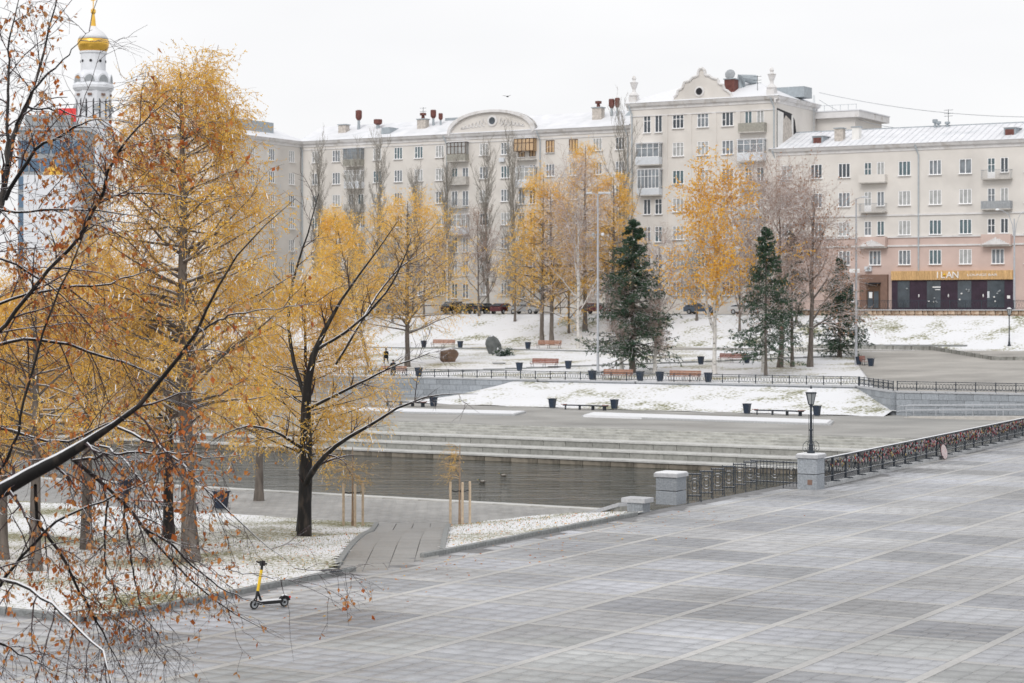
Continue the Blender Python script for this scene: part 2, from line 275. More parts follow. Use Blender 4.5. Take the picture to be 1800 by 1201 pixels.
# ---- plaza: square panels of pavers framed by light bands (2.59 m pitch)
S = 2.59; a00, b00 = xy_ab(-4.524, 44.794); JZ = -.02
plaza = thing('plaza', 'grey stone plaza of square paver panels framed by light bands', 'plaza', kind='structure')
base = MB().add([W(10, -120, -.03), W(10, 60, -.03), W(140, 60, -.03), W(140, -32.9, -.03), W(36.9, -32.9, -.03), W(36.9, -120, -.03)], [(0, 1, 2, 3, 4, 5)][::-1]).build('bedding', M['joint'], plaza)
face_ = MB()                                                        # the dam's outer wall under the plaza edge
face_.add([W(66, -32.95, -5), W(78, -32.95, -5), W(78, -32.95, -.03), W(66, -32.95, -.03)], [(0, 1, 2, 3)]).add([W(78, -31.5, -5), W(140, -34.3, -5), W(140, -34.3, -.03), W(78, -31.5, -.03), W(78, -32.95, -5), W(78, -32.95, -.03)], [(0, 1, 2, 3), (4, 0, 3, 5)])
face_.build('dam_wall', M['granite'], plaza)
def edge_b(a): return -32.75 if a < 78 else -31.3-(a-78)*.046
def seen(a, b, mx=60):
    p = W(a, b); return p.y > 36 and abs(p.x) < .25*p.y+4 and p.y < 135
pavs = []; NU, NV = 4, 4; bw = .24; cell = S-bw
I0 = int((22-a00)/S)-1; I1 = int((132-a00)/S)+1; J0 = int((-60-b00)/S)-1; J1 = int((30-b00)/S)+2
bandA = {}; bandB = {}
for i in range(I0, I1):
    for j in range(J0, J1):
        a, b = a00+i*S, b00+j*S; ca, cb = a+S/2, b+S/2
        if not seen(ca, cb): continue
        pt_ = random.choice([.74, .86, .95, 1., 1., 1.03, 1.06, 1.1]); hue = random.choice([(1, 1, 1), (1, 1, 1.02), (1.015, 1, .975), (1, 1, 1.01)])
        swap = (i+j) % 2
        nu, nv = (NU, NV) if swap else (NV, NU)
        for u in range(NV):
            cuts = [0.]
            while cuts[-1] < cell-.55: cuts.append(cuts[-1]+random.choice([.45, .6, .6, .8]))
            cuts = cuts[:-1]+[cell] if cell-cuts[-1] < .22 else cuts+[cell]
            for c0, c1 in zip(cuts, cuts[1:]):
                along_, across, hl, hc = (c0+c1)/2, cell*(u+.5)/NV, (c1-c0)/2, cell/NV/2
                pa, pb, da, db = (a+bw/2+across, b+bw/2+along_, hc, hl) if swap else (a+bw/2+along_, b+bw/2+across, hl, hc)
                if pa > 37.0 and pb-db < edge_b(pa)+.34: continue
                if pa <= 37.0 and pa+da > 36.75 and pb < -32.6: continue
                if not seen(pa, pb, 1.5): continue
                tt = pt_*random.gauss(1, .028); pavs.append((pa, pb, da-.004, db-.004, random.gauss(0, .0012), tt*hue[0], tt*hue[1], tt*hue[2]))
        for side in ((0, 0),):
            if not (a > 37 and b < edge_b(a)+.5) and not (b < -32.3 and a > 36.5): bandA.setdefault(j, []).append(i); bandB.setdefault(i, []).append(j)
P = np.array(pavs)
yy = CA*P[:, 0]-SA*P[:, 1]; xx = SA*P[:, 0]+CA*P[:, 1]
vis = (np.abs(xx/yy) < .25) & (yy > 40.3); order = np.argsort(np.where(vis, yy, 1e9)); near = order[:290]; rest = order[290:]
def paver_block(rows):
    n = len(rows); da, db, dz = rows[:, 2], rows[:, 3], rows[:, 4]; bev = .006; corners = [(-1, -1), (1, -1), (1, 1), (-1, 1)]; V = np.zeros((n, 8, 3))
    for k, (sa, sb) in enumerate(corners):
        for lay, (ins, z) in enumerate(((0, JZ-.005), (bev, 0))):
            a = rows[:, 0]+sa*(da-ins); b = rows[:, 1]+sb*(db-ins); V[:, k+4*lay, 0] = SA*a+CA*b; V[:, k+4*lay, 1] = CA*a-SA*b; V[:, k+4*lay, 2] = z+(dz if lay else 0)
    Q = np.array([(7, 6, 5, 4), (0, 4, 5, 1), (1, 5, 6, 2), (2, 6, 7, 3), (3, 7, 4, 0)]); Q = (Q[None]+8*np.arange(n)[:, None, None]).reshape(-1, 4)
    return V.reshape(-1, 3), Q, np.repeat(rows[:, 5:8], 5, 0)
V_, Q_, T_ = paver_block(P[rest]); o = big_mesh('pavers', V_, Q_, [M['pave']], tint=T_, parent=plaza); o['kind'] = 'stuff'
pm = {}
for k in near:
    r_ = P[k]; key = (round(r_[2], 2), round(r_[3], 2), round(min(max(r_[5], .7), 1.25)*10), round((r_[7]/r_[5])*20))
    if key not in pm:
        q = r_.copy(); q[0] = q[1] = q[4] = 0; V_, Q_, T_ = paver_block(q[None]); c = key[2]/10; T_[:] = (c, c, c*key[3]/20)
        tmp = big_mesh('paver', V_, Q_, [M['pave']], tint=T_); pm[key] = tmp.data; bpy.data.objects.remove(tmp)
    inst('paver', pm[key], plaza, W(r_[0], r_[1], r_[4]))
def strip(mb, a0, a1, b0, b1, z):
    mb.add([W(a0, b0, z), W(a0, b1, z), W(a1, b1, z), W(a1, b0, z), W(a0, b0, JZ-.006), W(a0, b1, JZ-.006), W(a1, b1, JZ-.006), W(a1, b0, JZ-.006)], [(3, 2, 1, 0), (0, 1, 5, 4), (1, 2, 6, 5), (2, 3, 7, 6), (3, 0, 4, 7)])
for j, L_ in sorted(bandA.items()):
    mb = MB(); b = b00+j*S
    for i in range(min(L_), max(L_)+1):
        for q in range(3): strip(mb, a00+i*S+q*S/3+.006, a00+i*S+(q+1)*S/3-.006, b-bw/2+.006, b+bw/2-.006, .001)
    o = mb.build('light_band', M['band'], plaza); set_tint(o.data, (random.uniform(.93, 1.05),)*3)
for i, L_ in sorted(bandB.items()):
    mb = MB(); a = a00+i*S
    for j in range(min(L_), max(L_)+1):
        for q in range(3): strip(mb, a-bw/2+.006, a+bw/2-.006, b00+j*S+bw/2+q*cell/3+.006, b00+j*S+bw/2+(q+1)*cell/3-.006, .001)
    o = mb.build('light_band', M['band'], plaza); set_tint(o.data, (random.uniform(.9, 1.0),)*3)
# ---- kerb along the lawn: each stone a piece
kerb = thing('lawn_kerb', 'low grey granite kerb round the near lawn along the plaza', 'kerb')
ks = MB().bb(0, 0, -.25, .16, 1.16, .37, .02).mesh('kerb_stone', M['kerb'])
a = 37.6
while a < 65.5:
    if not 48.0 < a < 51.0: inst('kerb_stone', ks, kerb, W(a, -32.62, random.uniform(-.008, .008)), (0, 0, TURN))
    a += 1.18
b = -33.6
while b > -47: inst('kerb_stone', ks, kerb, W(36.85, b, random.uniform(-.008, .008)), (0, 0, TURN+R(90))); b -= 1.18
inst('kerb_stone', ks, kerb, W(37.05, -32.95, 0), (0, 0, TURN+R(45)), (1, .5, 1))
# ---- near lawn and path
PA0, PA1 = (49.4, -32.6), (69.75, -44.9)
def path_d(a, b):
    da, db = PA1[0]-PA0[0], PA1[1]-PA0[1]; l = math.hypot(da, db); t = ((a-PA0[0])*da+(b-PA0[1])*db)/l; return t, ((a-PA0[0])*db-(b-PA0[1])*da)/l
WALL0, WALL1 = (66.6, -33.3), (71.9, -39.6)
def lawn_in(a, b):
    if a > 72 or b > -32.7 or a < 36.9: return False
    if b < -44.5: return a < 69.6
    s_ = WALL0[0]+(b-WALL0[1])*(WALL1[0]-WALL0[0])/(WALL1[1]-WALL0[1])
    if b > -39.6: return a < s_-.1
    return a < 69.7+(b+44.5)*(71.9-69.7)/4.9
def lz(a, b): return z_lawn(a, b)+.07+.02*math.sin(a*1.7+b*2.1)*math.sin(b*1.3)
sheet('lawn', M['lawn'], 36.9, 72.1, -92, -32.7, lz, 96, 150, inside=lambda a, b: lawn_in(a, b) and abs(path_d(a, b)[1]) > 1.55)
# path slabs
path = thing('path', 'grey slab path crossing the near lawn', 'path', kind='structure')
da, db = PA1[0]-PA0[0], PA1[1]-PA0[1]; pl = math.hypot(da, db); da /= pl; db /= pl
pmesh = []
for q in range(4):
    m__ = MB().bb(0, 0, -.06, .68, .36, .06, .008).mesh('path_slab', M['quaypave']); set_tint(m__, (random.uniform(.75, .95),)*3); pmesh.append(m__)
t = -1.9; k = 0
while t < pl+1.2:
    for q in range(4):
        s_ = (q-1.5)*.7
        pa, pb = PA0[0]+da*t+db*s_, PA0[1]+db*t-da*s_
        if pb > -32.1: continue
        o = inst('path_slab', random.choice(pmesh), path, W(pa, pb, z_lawn(pa, pb)+.065*clamp((-33.6-pb)/2)-.014), (0, 0, math.atan2((W(da, db)).y, W(da, db).x)-R(90)))
        dzdt = (z_lawn(pa+da, pb+db)-z_lawn(pa, pb)); o.rotation_euler = Matrix.Rotation(math.atan2(W(da, db).y, W(da, db).x)-R(90), 3, 'Z').to_euler() if False else (math.atan(dzdt), 0, math.atan2(W(da, db).y, W(da, db).x)-R(90))
    t += .37
pk = MB().bb(0, 0, -.2, .17, .98, .31, .01).mesh('edge_stone', M['kerb'])
for s_ in (-1.48, 1.48):
    t = .6
    while t < pl+.2:
        pa, pb = PA0[0]+da*t+db*s_, PA0[1]+db*t-da*s_
        if pb < -32.9: inst('edge_stone', pk, path, W(pa, pb, z_lawn(pa, pb)+.0), (0, 0, math.atan2(W(da, db).y, W(da, db).x)-R(90)))
        t += 1.0
# ---- near quay promenade
o = MB().add([W(68, -400, -1.62), W(80.3, -400, -1.62), W(80.3, -32.9, -1.62), W(66, -32.9, -1.62)], [(3, 2, 1, 0)]).add([W(80.3, -400, -5), W(80.3, -32.9, -5), W(80.3, -32.9, -1.62), W(80.3, -400, -1.62)], [(0, 1, 2, 3)]).build('near_quay', M['stonelow']); o['kind'] = 'structure'
rows = []
for i in range(24):
    for j in range(110):
        pa = 67.6+i*.5; pb = -33.3-j*.62-(.31 if i % 2 else 0)
        if lawn_in(pa+.25, pb) or pa > 79.6 or (pb > -40 and lawn_in(pa+.9, pb)): continue
        t_ = random.gauss(1, .06); rows.append((pa, pb, .243, .303, random.gauss(0, .001), t_, t_, t_))
P_ = np.array(rows); V_, Q_, T_ = paver_block(P_); V_[:, 2] -= 1.5; o = big_mesh('quay_paving', V_, Q_, [M['quaypave']], tint=T_); o['kind'] = 'structure'
qe = thing('quay_edge', 'pale stone edging along the near quay above the water', 'quay edge')
qm = MB().bb(0, 0, -.2, 1.96, .6, .23, .015).mesh('edge_stone', M['tread'])
b = -34.2
while b > -100: inst('edge_stone', qm, qe, W(80.02, b, -1.5), (0, 0, TURN)); b -= 1.98
# ---- wedge parapet down from the plaza beside the lawn
par = thing('ramp_parapet', 'stone parapet with sloping snowy coping running down from the plaza to the quay', 'parapet', W(66.6, -33.3, 0), TURN)
dv = (WALL1[1]-WALL0[1], WALL1[0]-WALL0[0]); wl = math.hypot(*dv); ux, uy = dv[0]/wl, dv[1]/wl; nx, ny = -uy, ux
def wall_strip(mb, t0, t1, w0, w1, zt0, zt1, zb0, zb1):
    vs_ = []
    for t, zb, zt in ((t0, zb0, zt0), (t1, zb1, zt1)):
        for w_ in (w0, w1):
            for z in (zb, zt): vs_.append((ux*t+nx*w_, uy*t+ny*w_, z))
    mb.add(vs_, [(0, 1, 5, 4), (2, 6, 7, 3), (1, 3, 7, 5), (0, 2, 3, 1), (4, 5, 7, 6), (0, 4, 6, 2)])
nst = 5
for k in range(nst):
    t0, t1 = .9+(wl-.9)*k/nst+.01, .9+(wl-.9)*(k+1)/nst-.01; zt = lambda t: .42-1.72*(t/wl)
    mb = MB(); wall_strip(mb, t0, t1, -.2, .2, zt(t0)-.14, zt(t1)-.14, -1.9, -1.9); mb.build('wall_stone', M['stone'], par)
    mb = MB(); wall_strip(mb, t0, t1, -.27, .27, zt(t0), zt(t1), zt(t0)-.139, zt(t1)-.139); mb.build('coping', M['cap'], par)
MB().box(.1, .1, -.4, .62, .62, .72).build('end_block', M['granite'], par); MB().bb(.05, .1, .32, .95, .74, .17, .02).build('cap', M['cap'], par)
# ---- far quay: three tall tiers of blocks, low steps above, promenade
fq = thing('far_quay', 'stone quay of three tall tiers with drip stains across the water', 'quay')
tiers = [(133.0, -4.9, -3.72, 'stonelow'), (134.7, -3.72, -3.18, 'stone'), (136.4, -3.18, -2.62, 'stone')]
for k, (a, z0, z1, mn) in enumerate(tiers):
    b = -33.6
    while b > -200:
        l_ = random.choice([1.9, 2.3, 2.3, 2.8]); mm = MB().bb(0, 0, 0, l_-.035, 1.7, z1-z0-.13, .01).mesh('block', M[mn])
        inst('block', mm, fq, W(a+.87, b-l_/2, z0), (0, 0, TURN)); b -= l_
    b = -33.6
    while b > -200:
        l_ = 3.2; inst('tread_slab', MB().bb(0, 0, 0, l_-.012, 1.80, .13, .015).mesh('tread_slab', M['tread']) if b > -34 else bpy.data.meshes.get('tread_slab'), fq, W(a+.83, b-l_/2, z1-.13+random.uniform(-.006, .006)), (0, 0, TURN)); b -= l_
fs = thing('far_steps', 'low worn stone steps above the quay tiers leading to the promenade', 'steps')
for k in range(4):
    a = 138.1+k*.85; z = -2.47+k*.155; b = -33.6
    while b > -200:
        l_ = random.choice([2.2, 2.6, 3.1]); inst('step_stone', MB().bb(0, 0, 0, l_-.02, .92, .5, .015).mesh('step_stone', M['stepstone']), fs, W(a+.46, b-l_/2, z-.5+random.uniform(-.012, .008)), (0, 0, TURN)); b -= l_
o = MB().add([W(141.4, -400, -2), W(181, -400, -2), W(181, -32, -2), W(141.4, -32, -2)], [(0, 1, 2, 3)][::-1]).build('promenade', M['farpave']); set_tint(o.data, (1, 1, 1)); o['kind'] = 'structure'
def flat_bed(name, pxs, z, label, m='snow', h=.13):
    pts = [at(px, py, z) for px, py in pxs]; t = thing(name, label, 'flower bed', W(*pts[0], 0)); o0 = t.location
    ring = [Vector(W(a, b, 0))-o0 for a, b in pts]; poly = [(p.x, p.y) for p in ring]; cx = sum(p[0] for p in poly)/len(poly); cy = sum(p[1] for p in poly)/len(poly)
    area = sum(poly[i][0]*poly[(i+1) % len(poly)][1]-poly[(i+1) % len(poly)][0]*poly[i][1] for i in range(len(poly)))
    if area < 0: poly = poly[::-1]
    MB().prism(poly, -2.02, -2+h).build('stone_kerb', M['granite_pale'], t)
    inn = [(cx+(x-cx)*.985, cy+(y-cy)*.90) for x, y in poly]; MB().prism(inn, -2, -2+h+.05).build('snow_cover', M['snow'], t)
flat_bed('flower_bed', [(1022, 731), (1460, 746), (1466, 740), (1040, 725)], -1.9, 'long low stone-edged bed under snow before the far curved benches')
flat_bed('flower_bed', [(560, 721), (905, 729), (925, 724), (580, 716)], -1.9, 'low snow-filled bed ending opposite the black branch tips')
# ---- snow bank between promenade and upper square
def bank_z(a, b): return -1.97+1.85*clamp((a-168.5)/11.5)+.05*math.sin(b*.9)*math.sin(a*.7)
def bank_in(a, b):
    if b < -112+(a-168)*.1 or a < 168.2+1.2*math.sin((b+60)*.07): return False
    return b < -60.0-(a-170.6)*.63 if a > 170.6 else b < -60.2
def bank_z2(a, b): return -2+(bank_z(a, b)+2)*clamp((b+112-(a-168)*.1)/7)
sheet('snow_bank', M['bank'], 167, 179.9, -114, -59.5, bank_z2, 52, 120, inside=bank_in)
# ---- upper square
sheet('upper_square', M['lawnfar'], 180.0, 234, -300, 25, z_up, 18, 60)
sheet('street_slope', M['bank'], 234, 247.2, -300, 25, lambda a, b: z_up(a, b)+(.12*math.sin(b*.35)*math.sin((a-234)*.5) if 235 < a < 246.5 else 0), 12, 120)
o = sheet('street', M['farpave'], 247, 2500, -1200, 900, lambda a, b: 6.45, 1, 1)
def on_square(name, m, pxs, dz=.03, label=None, poly=None):
    ps = poly or [hit(px, py) for px, py in pxs]; vs_ = [W(a, b, z_up(a, b)+dz) for a, b, *_ in ps]
    bm = bmesh.new(); f = bm.faces.new([bm.verts.new(v) for v in vs_]); bmesh.ops.triangulate(bm, faces=[f])
    me = bpy.data.meshes.new(name); bm.to_mesh(me); bm.free(); me.materials.append(m); set_tint(me, (1, 1, 1)); o = bpy.data.objects.new(name, me); col.objects.link(o); o['kind'] = 'structure'; return o
zsq = lambda a, b: (a, b)
on_square('square_paving', M['tanpave'], None, .035, poly=[(180.3, -65.5), (180.3, 20), (231, 20), (231, -78), (225, -86), (221, -83), (205, -66), (188.2, -62.8)])
on_square('square_paving', M['tanpave'], None, .03, poly=[(226.5, -86), (231, -79), (231, -118), (227.5, -118)])
o = MB().add([W(171.4, -60.2, -.03), W(180.3, -66.6, -.03), W(180.3, 20, -.03), W(172.6, 20, -.03)], [(3, 2, 1, 0)]).build('terrace', M['tanpave']); set_tint(o.data, (1, 1, 1)); o['kind'] = 'structure'
def kerb_line(pxs, name='path_kerb', w_=.2, h=.16, label='', m='kerb', poly=None):
    ps = poly or [hit(*p) for p in pxs]; t = thing(name, label, 'kerb', W(*ps[0]))
    for p, q in zip(ps, ps[1:]):
        a0, a1 = W(p[0], p[1], z_up(p[0], p[1])), W(q[0], q[1], z_up(q[0], q[1])); L_ = (a1-a0).length; n_ = max(1, round(L_/2.4)); d = (a1-a0)/n_
        for k in range(n_):
            c = a0+d*(k+.5); MB().box(0, 0, -.2, d.length-.02, w_, .2+h).build('kerb_stone', M[m], t, c-t.location, math.atan2(d.y, d.x))
    return t
kerb_line([(640, 612), (830, 614), (1010, 618), (1140, 622)], label='dark kerb of the path behind the boulders at the slope foot')
kerb_line([(735, 656), (1000, 645.5), (1240, 637), (1480, 627)], label='dark kerb of the path slanting past the two park benches')
kerb_line([(1420, 612), (1640, 615.5)], label='low pale stone step along the back of the square', w_=.5, h=.42, m='stone')
kerb_line([(1640, 615.5), (1748, 634)], label='low pale stone step slanting towards the paved square', w_=.5, h=.42, m='stone')
kerb_line([(1748, 634), (1830, 634)], label='low pale stone step ending beside the paved square', w_=.5, h=.42, m='stone')
kerb_line([(1500, 608), (1700, 608.5)], label='dark kerb at the foot of the snowy slope below the stone wall', w_=.25, h=.15)
# ---- retaining walls
rw = thing('retaining_wall', 'grey block retaining wall with pale coping under the ring-pattern railing', 'wall')
def block_wall(p0, p1, z0, z1, th, rows, bl, cap=.16, mname='granite', parent=rw):
    P0, P1 = W(*p0), W(*p1); d = P1-P0; L_ = d.length; ang = math.atan2(d.y, d.x); d.normalize(); rh = (z1-cap-z0)/rows; n_ = max(1, round(L_/bl)); me = {}
    mid = (P0+P1)/2; MB().box(0, 0, z0, L_-.04, th-.12, z1-cap-z0).build('core', M['kerb'], parent, mid-parent.location, ang)
    for r in range(rows):
        k = 0.
        while k < n_-1e-3:
            s_ = min(1 if (r % 2 == 0 or k > 0) else .5, n_-k); key = round(s_, 2)
            if key not in me: me[key] = MB().box(0, 0, 0, L_/n_*s_-.03, th, rh-.025).mesh('wall_block', M[mname])
            c = P0+d*(L_/n_*(k+s_/2)); inst('wall_block', me[key], parent, Vector((c.x, c.y, z0+r*rh))-parent.location, (0, 0, ang)); k += s_
    nc = max(1, round(L_/2.2)); cm = MB().bb(0, 0, 0, L_/nc-.02, th+.16, cap, .02).mesh('coping', M['cap'])
    for k in range(nc): c = P0+d*(L_/nc*(k+.5)); inst('coping', cm, parent, Vector((c.x, c.y, z1-cap))-parent.location, (0, 0, ang))
block_wall((180.2, -230), (180.2, -101), -2.3, .14, .5, 4, 1.6)
block_wall((180.2, -100.8), (180.2, -90), -2.3, .14, .5, 4, 1.6); block_wall((180.2, -89.8), (180.2, -67.2), -.7, .14, .5, 1, 2.2)
block_wall((180.2, -66.9), (171.0, -60.4), -2.3, .14, .5, 4, 1.5)
block_wall((170.8, -60.0), (172.0, -36), -2.3, .14, .5, 4, 1.5)
# stone wall of irregular rubble at the top of the slope
sw = thing('rubble_wall', 'low brown rubble stone wall at the top of the snowy slope before the lounge', 'stone wall')
b = -100.
for r in range(2):
    b = -99-r*.4
    while b < -48:
        l_ = random.uniform(.55, 1.3); h_ = random.uniform(.44, .56); mm = MB().box(0, 0, 0, l_-.05, random.uniform(.5, .62), h_, tx=random.uniform(.85, .97), ty=.9).mesh('stone', M['rubble'])
        inst('stone', mm, sw, W(247.0, b+l_/2, 6.0+r*.5), (0, random.uniform(-.06, .06), TURN+random.uniform(-.05, .05))); b += l_
MB().box(0, 0, 6.98, 51.6, .8, .12).build('coping', M['cap'], sw, W(247.0, -73.4, 0), TURN)
o = MB().add([W(247.3, -99, 7.0), W(262, -99, 7.0), W(262, -40, 7.0), W(247.3, -40, 7.0), W(247.3, -99, 5.9), W(247.3, -40, 5.9)], [(3, 2, 1, 0), (0, 3, 5, 4)]).build('pavement', M['farpave']); set_tint(o.data, (1, 1, 1)); o['kind'] = 'structure'
# ================================================================== BUILDINGS
WIN = {}
def window_meshes(w, h, leaves, door=False, glaz=None, bar=.0, frame='frame', trans=False):
    key = (round(w, 2), round(h, 2), leaves, door, frame, trans)
    if key in WIN: return WIN[key]
    m = MB(); t = .085 if w > 1 else .075
    for x in (-w/2+t/2, w/2-t/2): m.box(x, .13, 0, t, .09, h)
    for z in (0, h-t): m.box(0, .132, z, w-2*t, .09, t)
    for k in range(1, leaves):
        x = -w/2+w*k/leaves; m.box(x, .131, t, t*1.25, .085, h-2*t)
    if trans: m.box(0, .1305, h*.66, w-2*t, .08, t*.9)
    elif leaves == 3 and random.random() < .3: m.box(-w/2+w/6+.02, .1305, h*.45, w/3-t*1.2, .08, t*.8)
    if door: m.box(0, .134, t, w-2*t, .08, h*.3)
    fr = m.mesh('window', M[frame]); pn = []
    for g_ in GLASS: pn.append(MB().box(0, .17, .02, w-.04, .02, h-.04).mesh('pane', g_))
    si = MB().box(0, -.06, -.06, w+.16, .3, .06).mesh('sill', M['frame'])
    WIN[key] = (fr, pn, si); return WIN[key]
def add_window(parent, x, z, w, h, leaves=3, door=False, frame='frame', glass=None, sill=True, trans=False, y=0):
    fr, pn, si = window_meshes(w, h, leaves, door, frame=frame, trans=trans)
    o = inst('balcony_door' if door else 'window', fr, parent, (x, y-.07, z-h/2))
    inst('pane', pn[glass if glass is not None else random.choices([0, 1, 2, 3], [2, 4, 5, 3])[0]], o)
    if sill: inst('sill', si, o)
    return o
def facade_wall(name, m, parent, x0, x1, z0, z1, holes, y=0, dep=.22):
    """wall face with real openings and reveals; holes are (x, zc, w, h)"""
    hs = [(x-w/2, x+w/2, z-h/2, z+h/2) for x, z, w, h in holes if x-w/2 > x0 and x+w/2 < x1 and z+h/2 > z0+.05 and z-h/2 < z1-.05]
    X = sorted({x0, x1, *[q for h in hs for q in h[:2]]}); Z = sorted({z0, z1, *[clamp(q, z0, z1) for h in hs for q in h[2:]]}); mb = MB()
    for i in range(len(X)-1):
        for j in range(len(Z)-1):
            cx, cz = (X[i]+X[i+1])/2, (Z[j]+Z[j+1])/2
            if any(a < cx < b and c < cz < d for a, b, c, d in hs): continue
            mb.add([(X[i], y, Z[j]), (X[i+1], y, Z[j]), (X[i+1], y, Z[j+1]), (X[i], y, Z[j+1])], [(0, 1, 2, 3)])
    for a, b, c, d in hs:
        c, d = max(c, z0), min(d, z1)
        mb.add([(a, y, c), (b, y, c), (b, y, d), (a, y, d), (a, y+dep, c), (b, y+dep, c), (b, y+dep, d), (a, y+dep, d)], [(0, 4, 5, 1), (1, 5, 6, 2), (2, 6, 7, 3), (3, 7, 4, 0)])
    return mb.build(name, m, parent)
def cornice(parent, x0, x1, z, m='trim', y=0, prof=((0, -.95), (-.12, -.9), (-.14, -.55), (-.45, -.42), (-.62, -.12), (-.7, 0), (.2, .02)), name='cornice'):
    mb = MB(); n = len(prof); vs_ = [(x, y+p, z+q) for x in (x0, x1) for p, q in prof]
    mb.add(vs_, [(i, n+i, n+i+1, i+1) for i in range(n-1)]+[tuple(range(n)), tuple(range(2*n-1, n-1, -1))]); return mb.build(name, M[m], parent)
def balcony(parent, x, z, w, kind, d=1.0, h=1.05):
    """z is the slab's top"""
    b_ = MB().box(x, -d/2, z-.16, w, d, .16).build('balcony', M['concrete'], parent)
    if kind == 'open':
        m = MB(); 
        for k in range(int(w/.16)+1): m.box(x-w/2+.03+k*.16*(w-.06)/(int(w/.16)*.16), -d+.04, z, .025, .025, h)
        m.box(x, -d+.04, z+h, w, .06, .05)
        for s_ in (-1, 1): m.box(x+s_*(w/2-.03), -d/2, z+h, .05, d-.05, .05); m.box(x+s_*(w/2-.03), -d/2+.1, z, .025, .025, h); m.box(x+s_*(w/2-.03), -d/2-.25, z, .025, .025, h)
        m.build('railing', M['slatgrey'], b_)
    elif kind in ('slat', 'slatgrey', 'panelw', 'wall', 'concrete', 'pink'):
        mm = M[kind]; 
        if kind in ('slat', 'slatgrey'):
            n_ = int(w/.22)
            for k in range(n_): MB().box(x-w/2+w*(k+.5)/n_, -d+.03, z, w/n_-.03, .05, h).build('slat', mm, b_)
        else: MB().box(x, -d+.05, z, w, .1, h).build('front_panel', mm, b_)
        for s_ in (-1, 1): MB().box(x+s_*(w/2-.04), -d/2+.05, z, .08, d-.14, h-.02).build('side_panel', mm, b_)
    return b_
def loggia(parent, x, z, w, h, panel='panelw', ph=1.05, leaves=4, frame='frame', d=1.1, glass=None):
    """glazed balcony: slab, parapet, glazing on three sides, little roof"""
    b_ = balcony(parent, x, z, w, panel, d, ph)
    m = MB(); gh = h-ph; t = .08
    for k in range(leaves+1): m.box(x-w/2+t/2+(w-t)*k/leaves, -d+.06, z+ph, t, .08, gh)
    for q in (z+ph, z+ph+gh*.62, z+h-t): m.box(x, -d+.062, q, w, .075, t*.8)
    for s_ in (-1, 1):
        m.box(x+s_*(w/2-.05), -d*.5, z+ph, .07, .06, gh); m.box(x+s_*(w/2-.05), -d/2+.05, z+h-t, .07, d-.15, t)
    m.build('glazing_frame', M[frame], b_)
    gg = GLASS[glass if glass is not None else random.choice([1, 2, 2])]
    gm = MB().box(x, -d+.1, z+ph, w-.12, .02, gh)
    for s_ in (-1, 1): gm.box(x+s_*(w/2-.06), -d/2+.06, z+ph, .02, d-.16, gh)
    gm.build('pane', gg, b_); MB().box(x, -d/2, z+h, w+.12, d+.1, .1).build('roof', M['roofsnow'], b_)
    return b_
def drainpipe(parent, x, z0, z1, y=-.12):
    MB().tube([(x-.35, -.62, z1), (x, y, z1-1.3), (x, y, z0)], .11, 6).build('drainpipe', M['pipe'], parent)
def chimney(parent, x, y, z, w, d, h, m='brick', cap='roofgrey', vent=None):
    c = MB().box(x, y, z, w, d, h).build('chimney', M[m], parent); MB().box(x, y, z+h, w+.25, d+.25, .14).build('cap', M[cap], c)
    if vent: MB().lathe([(.3, 0), (.25, vent*.5), (.2, vent*.55), (.5, vent*.6), (.5, vent)], 8, x, y, z+h+.14).build('vent_pipe', M['redmetal'], c)
    return c
def red_vent(parent, x, y, z, h, r=.28, m='redmetal'):
    v = MB().lathe([(r*1.1, 0), (r*.8, h*.4), (r*.75, h*.55)], 8, x, y, z).build('vent_pipe', M['roofgrey'], parent); MB().lathe([(r*1.0, h*.55), (r*1.9, h*.66), (r*1.9, h*.97), (r*1.2, h)], 8, x, y, z).build('vent_cap', M[m], v)
# ---------------------------------------------------------------- right-hand building (pink below, lounge on the ground floor)
AR = 262.0; bR0 = on_a(1360, AR)[0]; rb = thing('apartment_building', 'five-storey apartment block, beige above and pink below, with a lounge at street level', 'building', W(AR, bR0, 0), TURN)
def ux_(px, a=AR, b0=bR0): return on_a(px, a)[0]-b0
rowsR = [25.85, 21.9, 17.95, 14.0]; colsR = [1383, 1435, 1484, 1590, 1644, 1697, 1812, 1866]; holesU = []; holesL = []
XR1 = ux_(1990); ZS = 16.75
wins = []
for r, z in enumerate(rowsR):
    for c in colsR: wins.append((ux_(c), z, 1.68, 1.95, 'w'))
    if r < 3:
        for c in (1525.5, 1742.5): wins.append((ux_(c), z-.38, 1.0, 2.7, 'd'))
        for c in (1548, 1765.5): wins.append((ux_(c), z, 1.05, 1.95, 's'))
    else:
        for c in (1538, 1754): wins.append((ux_(c), z, 1.68, 1.95, 'w'))
hol = [w_[:4] for w_ in wins]
facade_wall('wall', M['wall'], rb, 0, XR1, ZS, 28.4, hol); facade_wall('wall', M['pink'], rb, 0, XR1, 7.0, ZS, hol+[(ux_(1537.5), 8.75, 1.7, 3.4), (ux_(1492), 9.4, 1.5, 2.6)])
MB().add([(0, .0, 7), (0, 13, 7), (0, 13, 28.4), (0, 0, 28.4), (XR1, 0, 7), (XR1, 13, 7), (XR1, 13, 28.4), (XR1, 0, 28.4)], [(0, 3, 2, 1), (4, 5, 6, 7), (1, 2, 6, 5)]).build('wall', M['wall'], rb)
for k, (x, z, w_, h_, ty) in enumerate(wins):
    if ty == 'd': add_window(rb, x, z, w_, h_, 2, True, sill=False, trans=True)
    elif ty == 's': add_window(rb, x, z, w_, h_, 2)
    else: add_window(rb, x, z, w_, h_, random.choice([3, 3, 3, 2]) if z > 24 else 3)
add_window(rb, ux_(1492), 9.4, 1.5, 2.6, 2, glass=0)
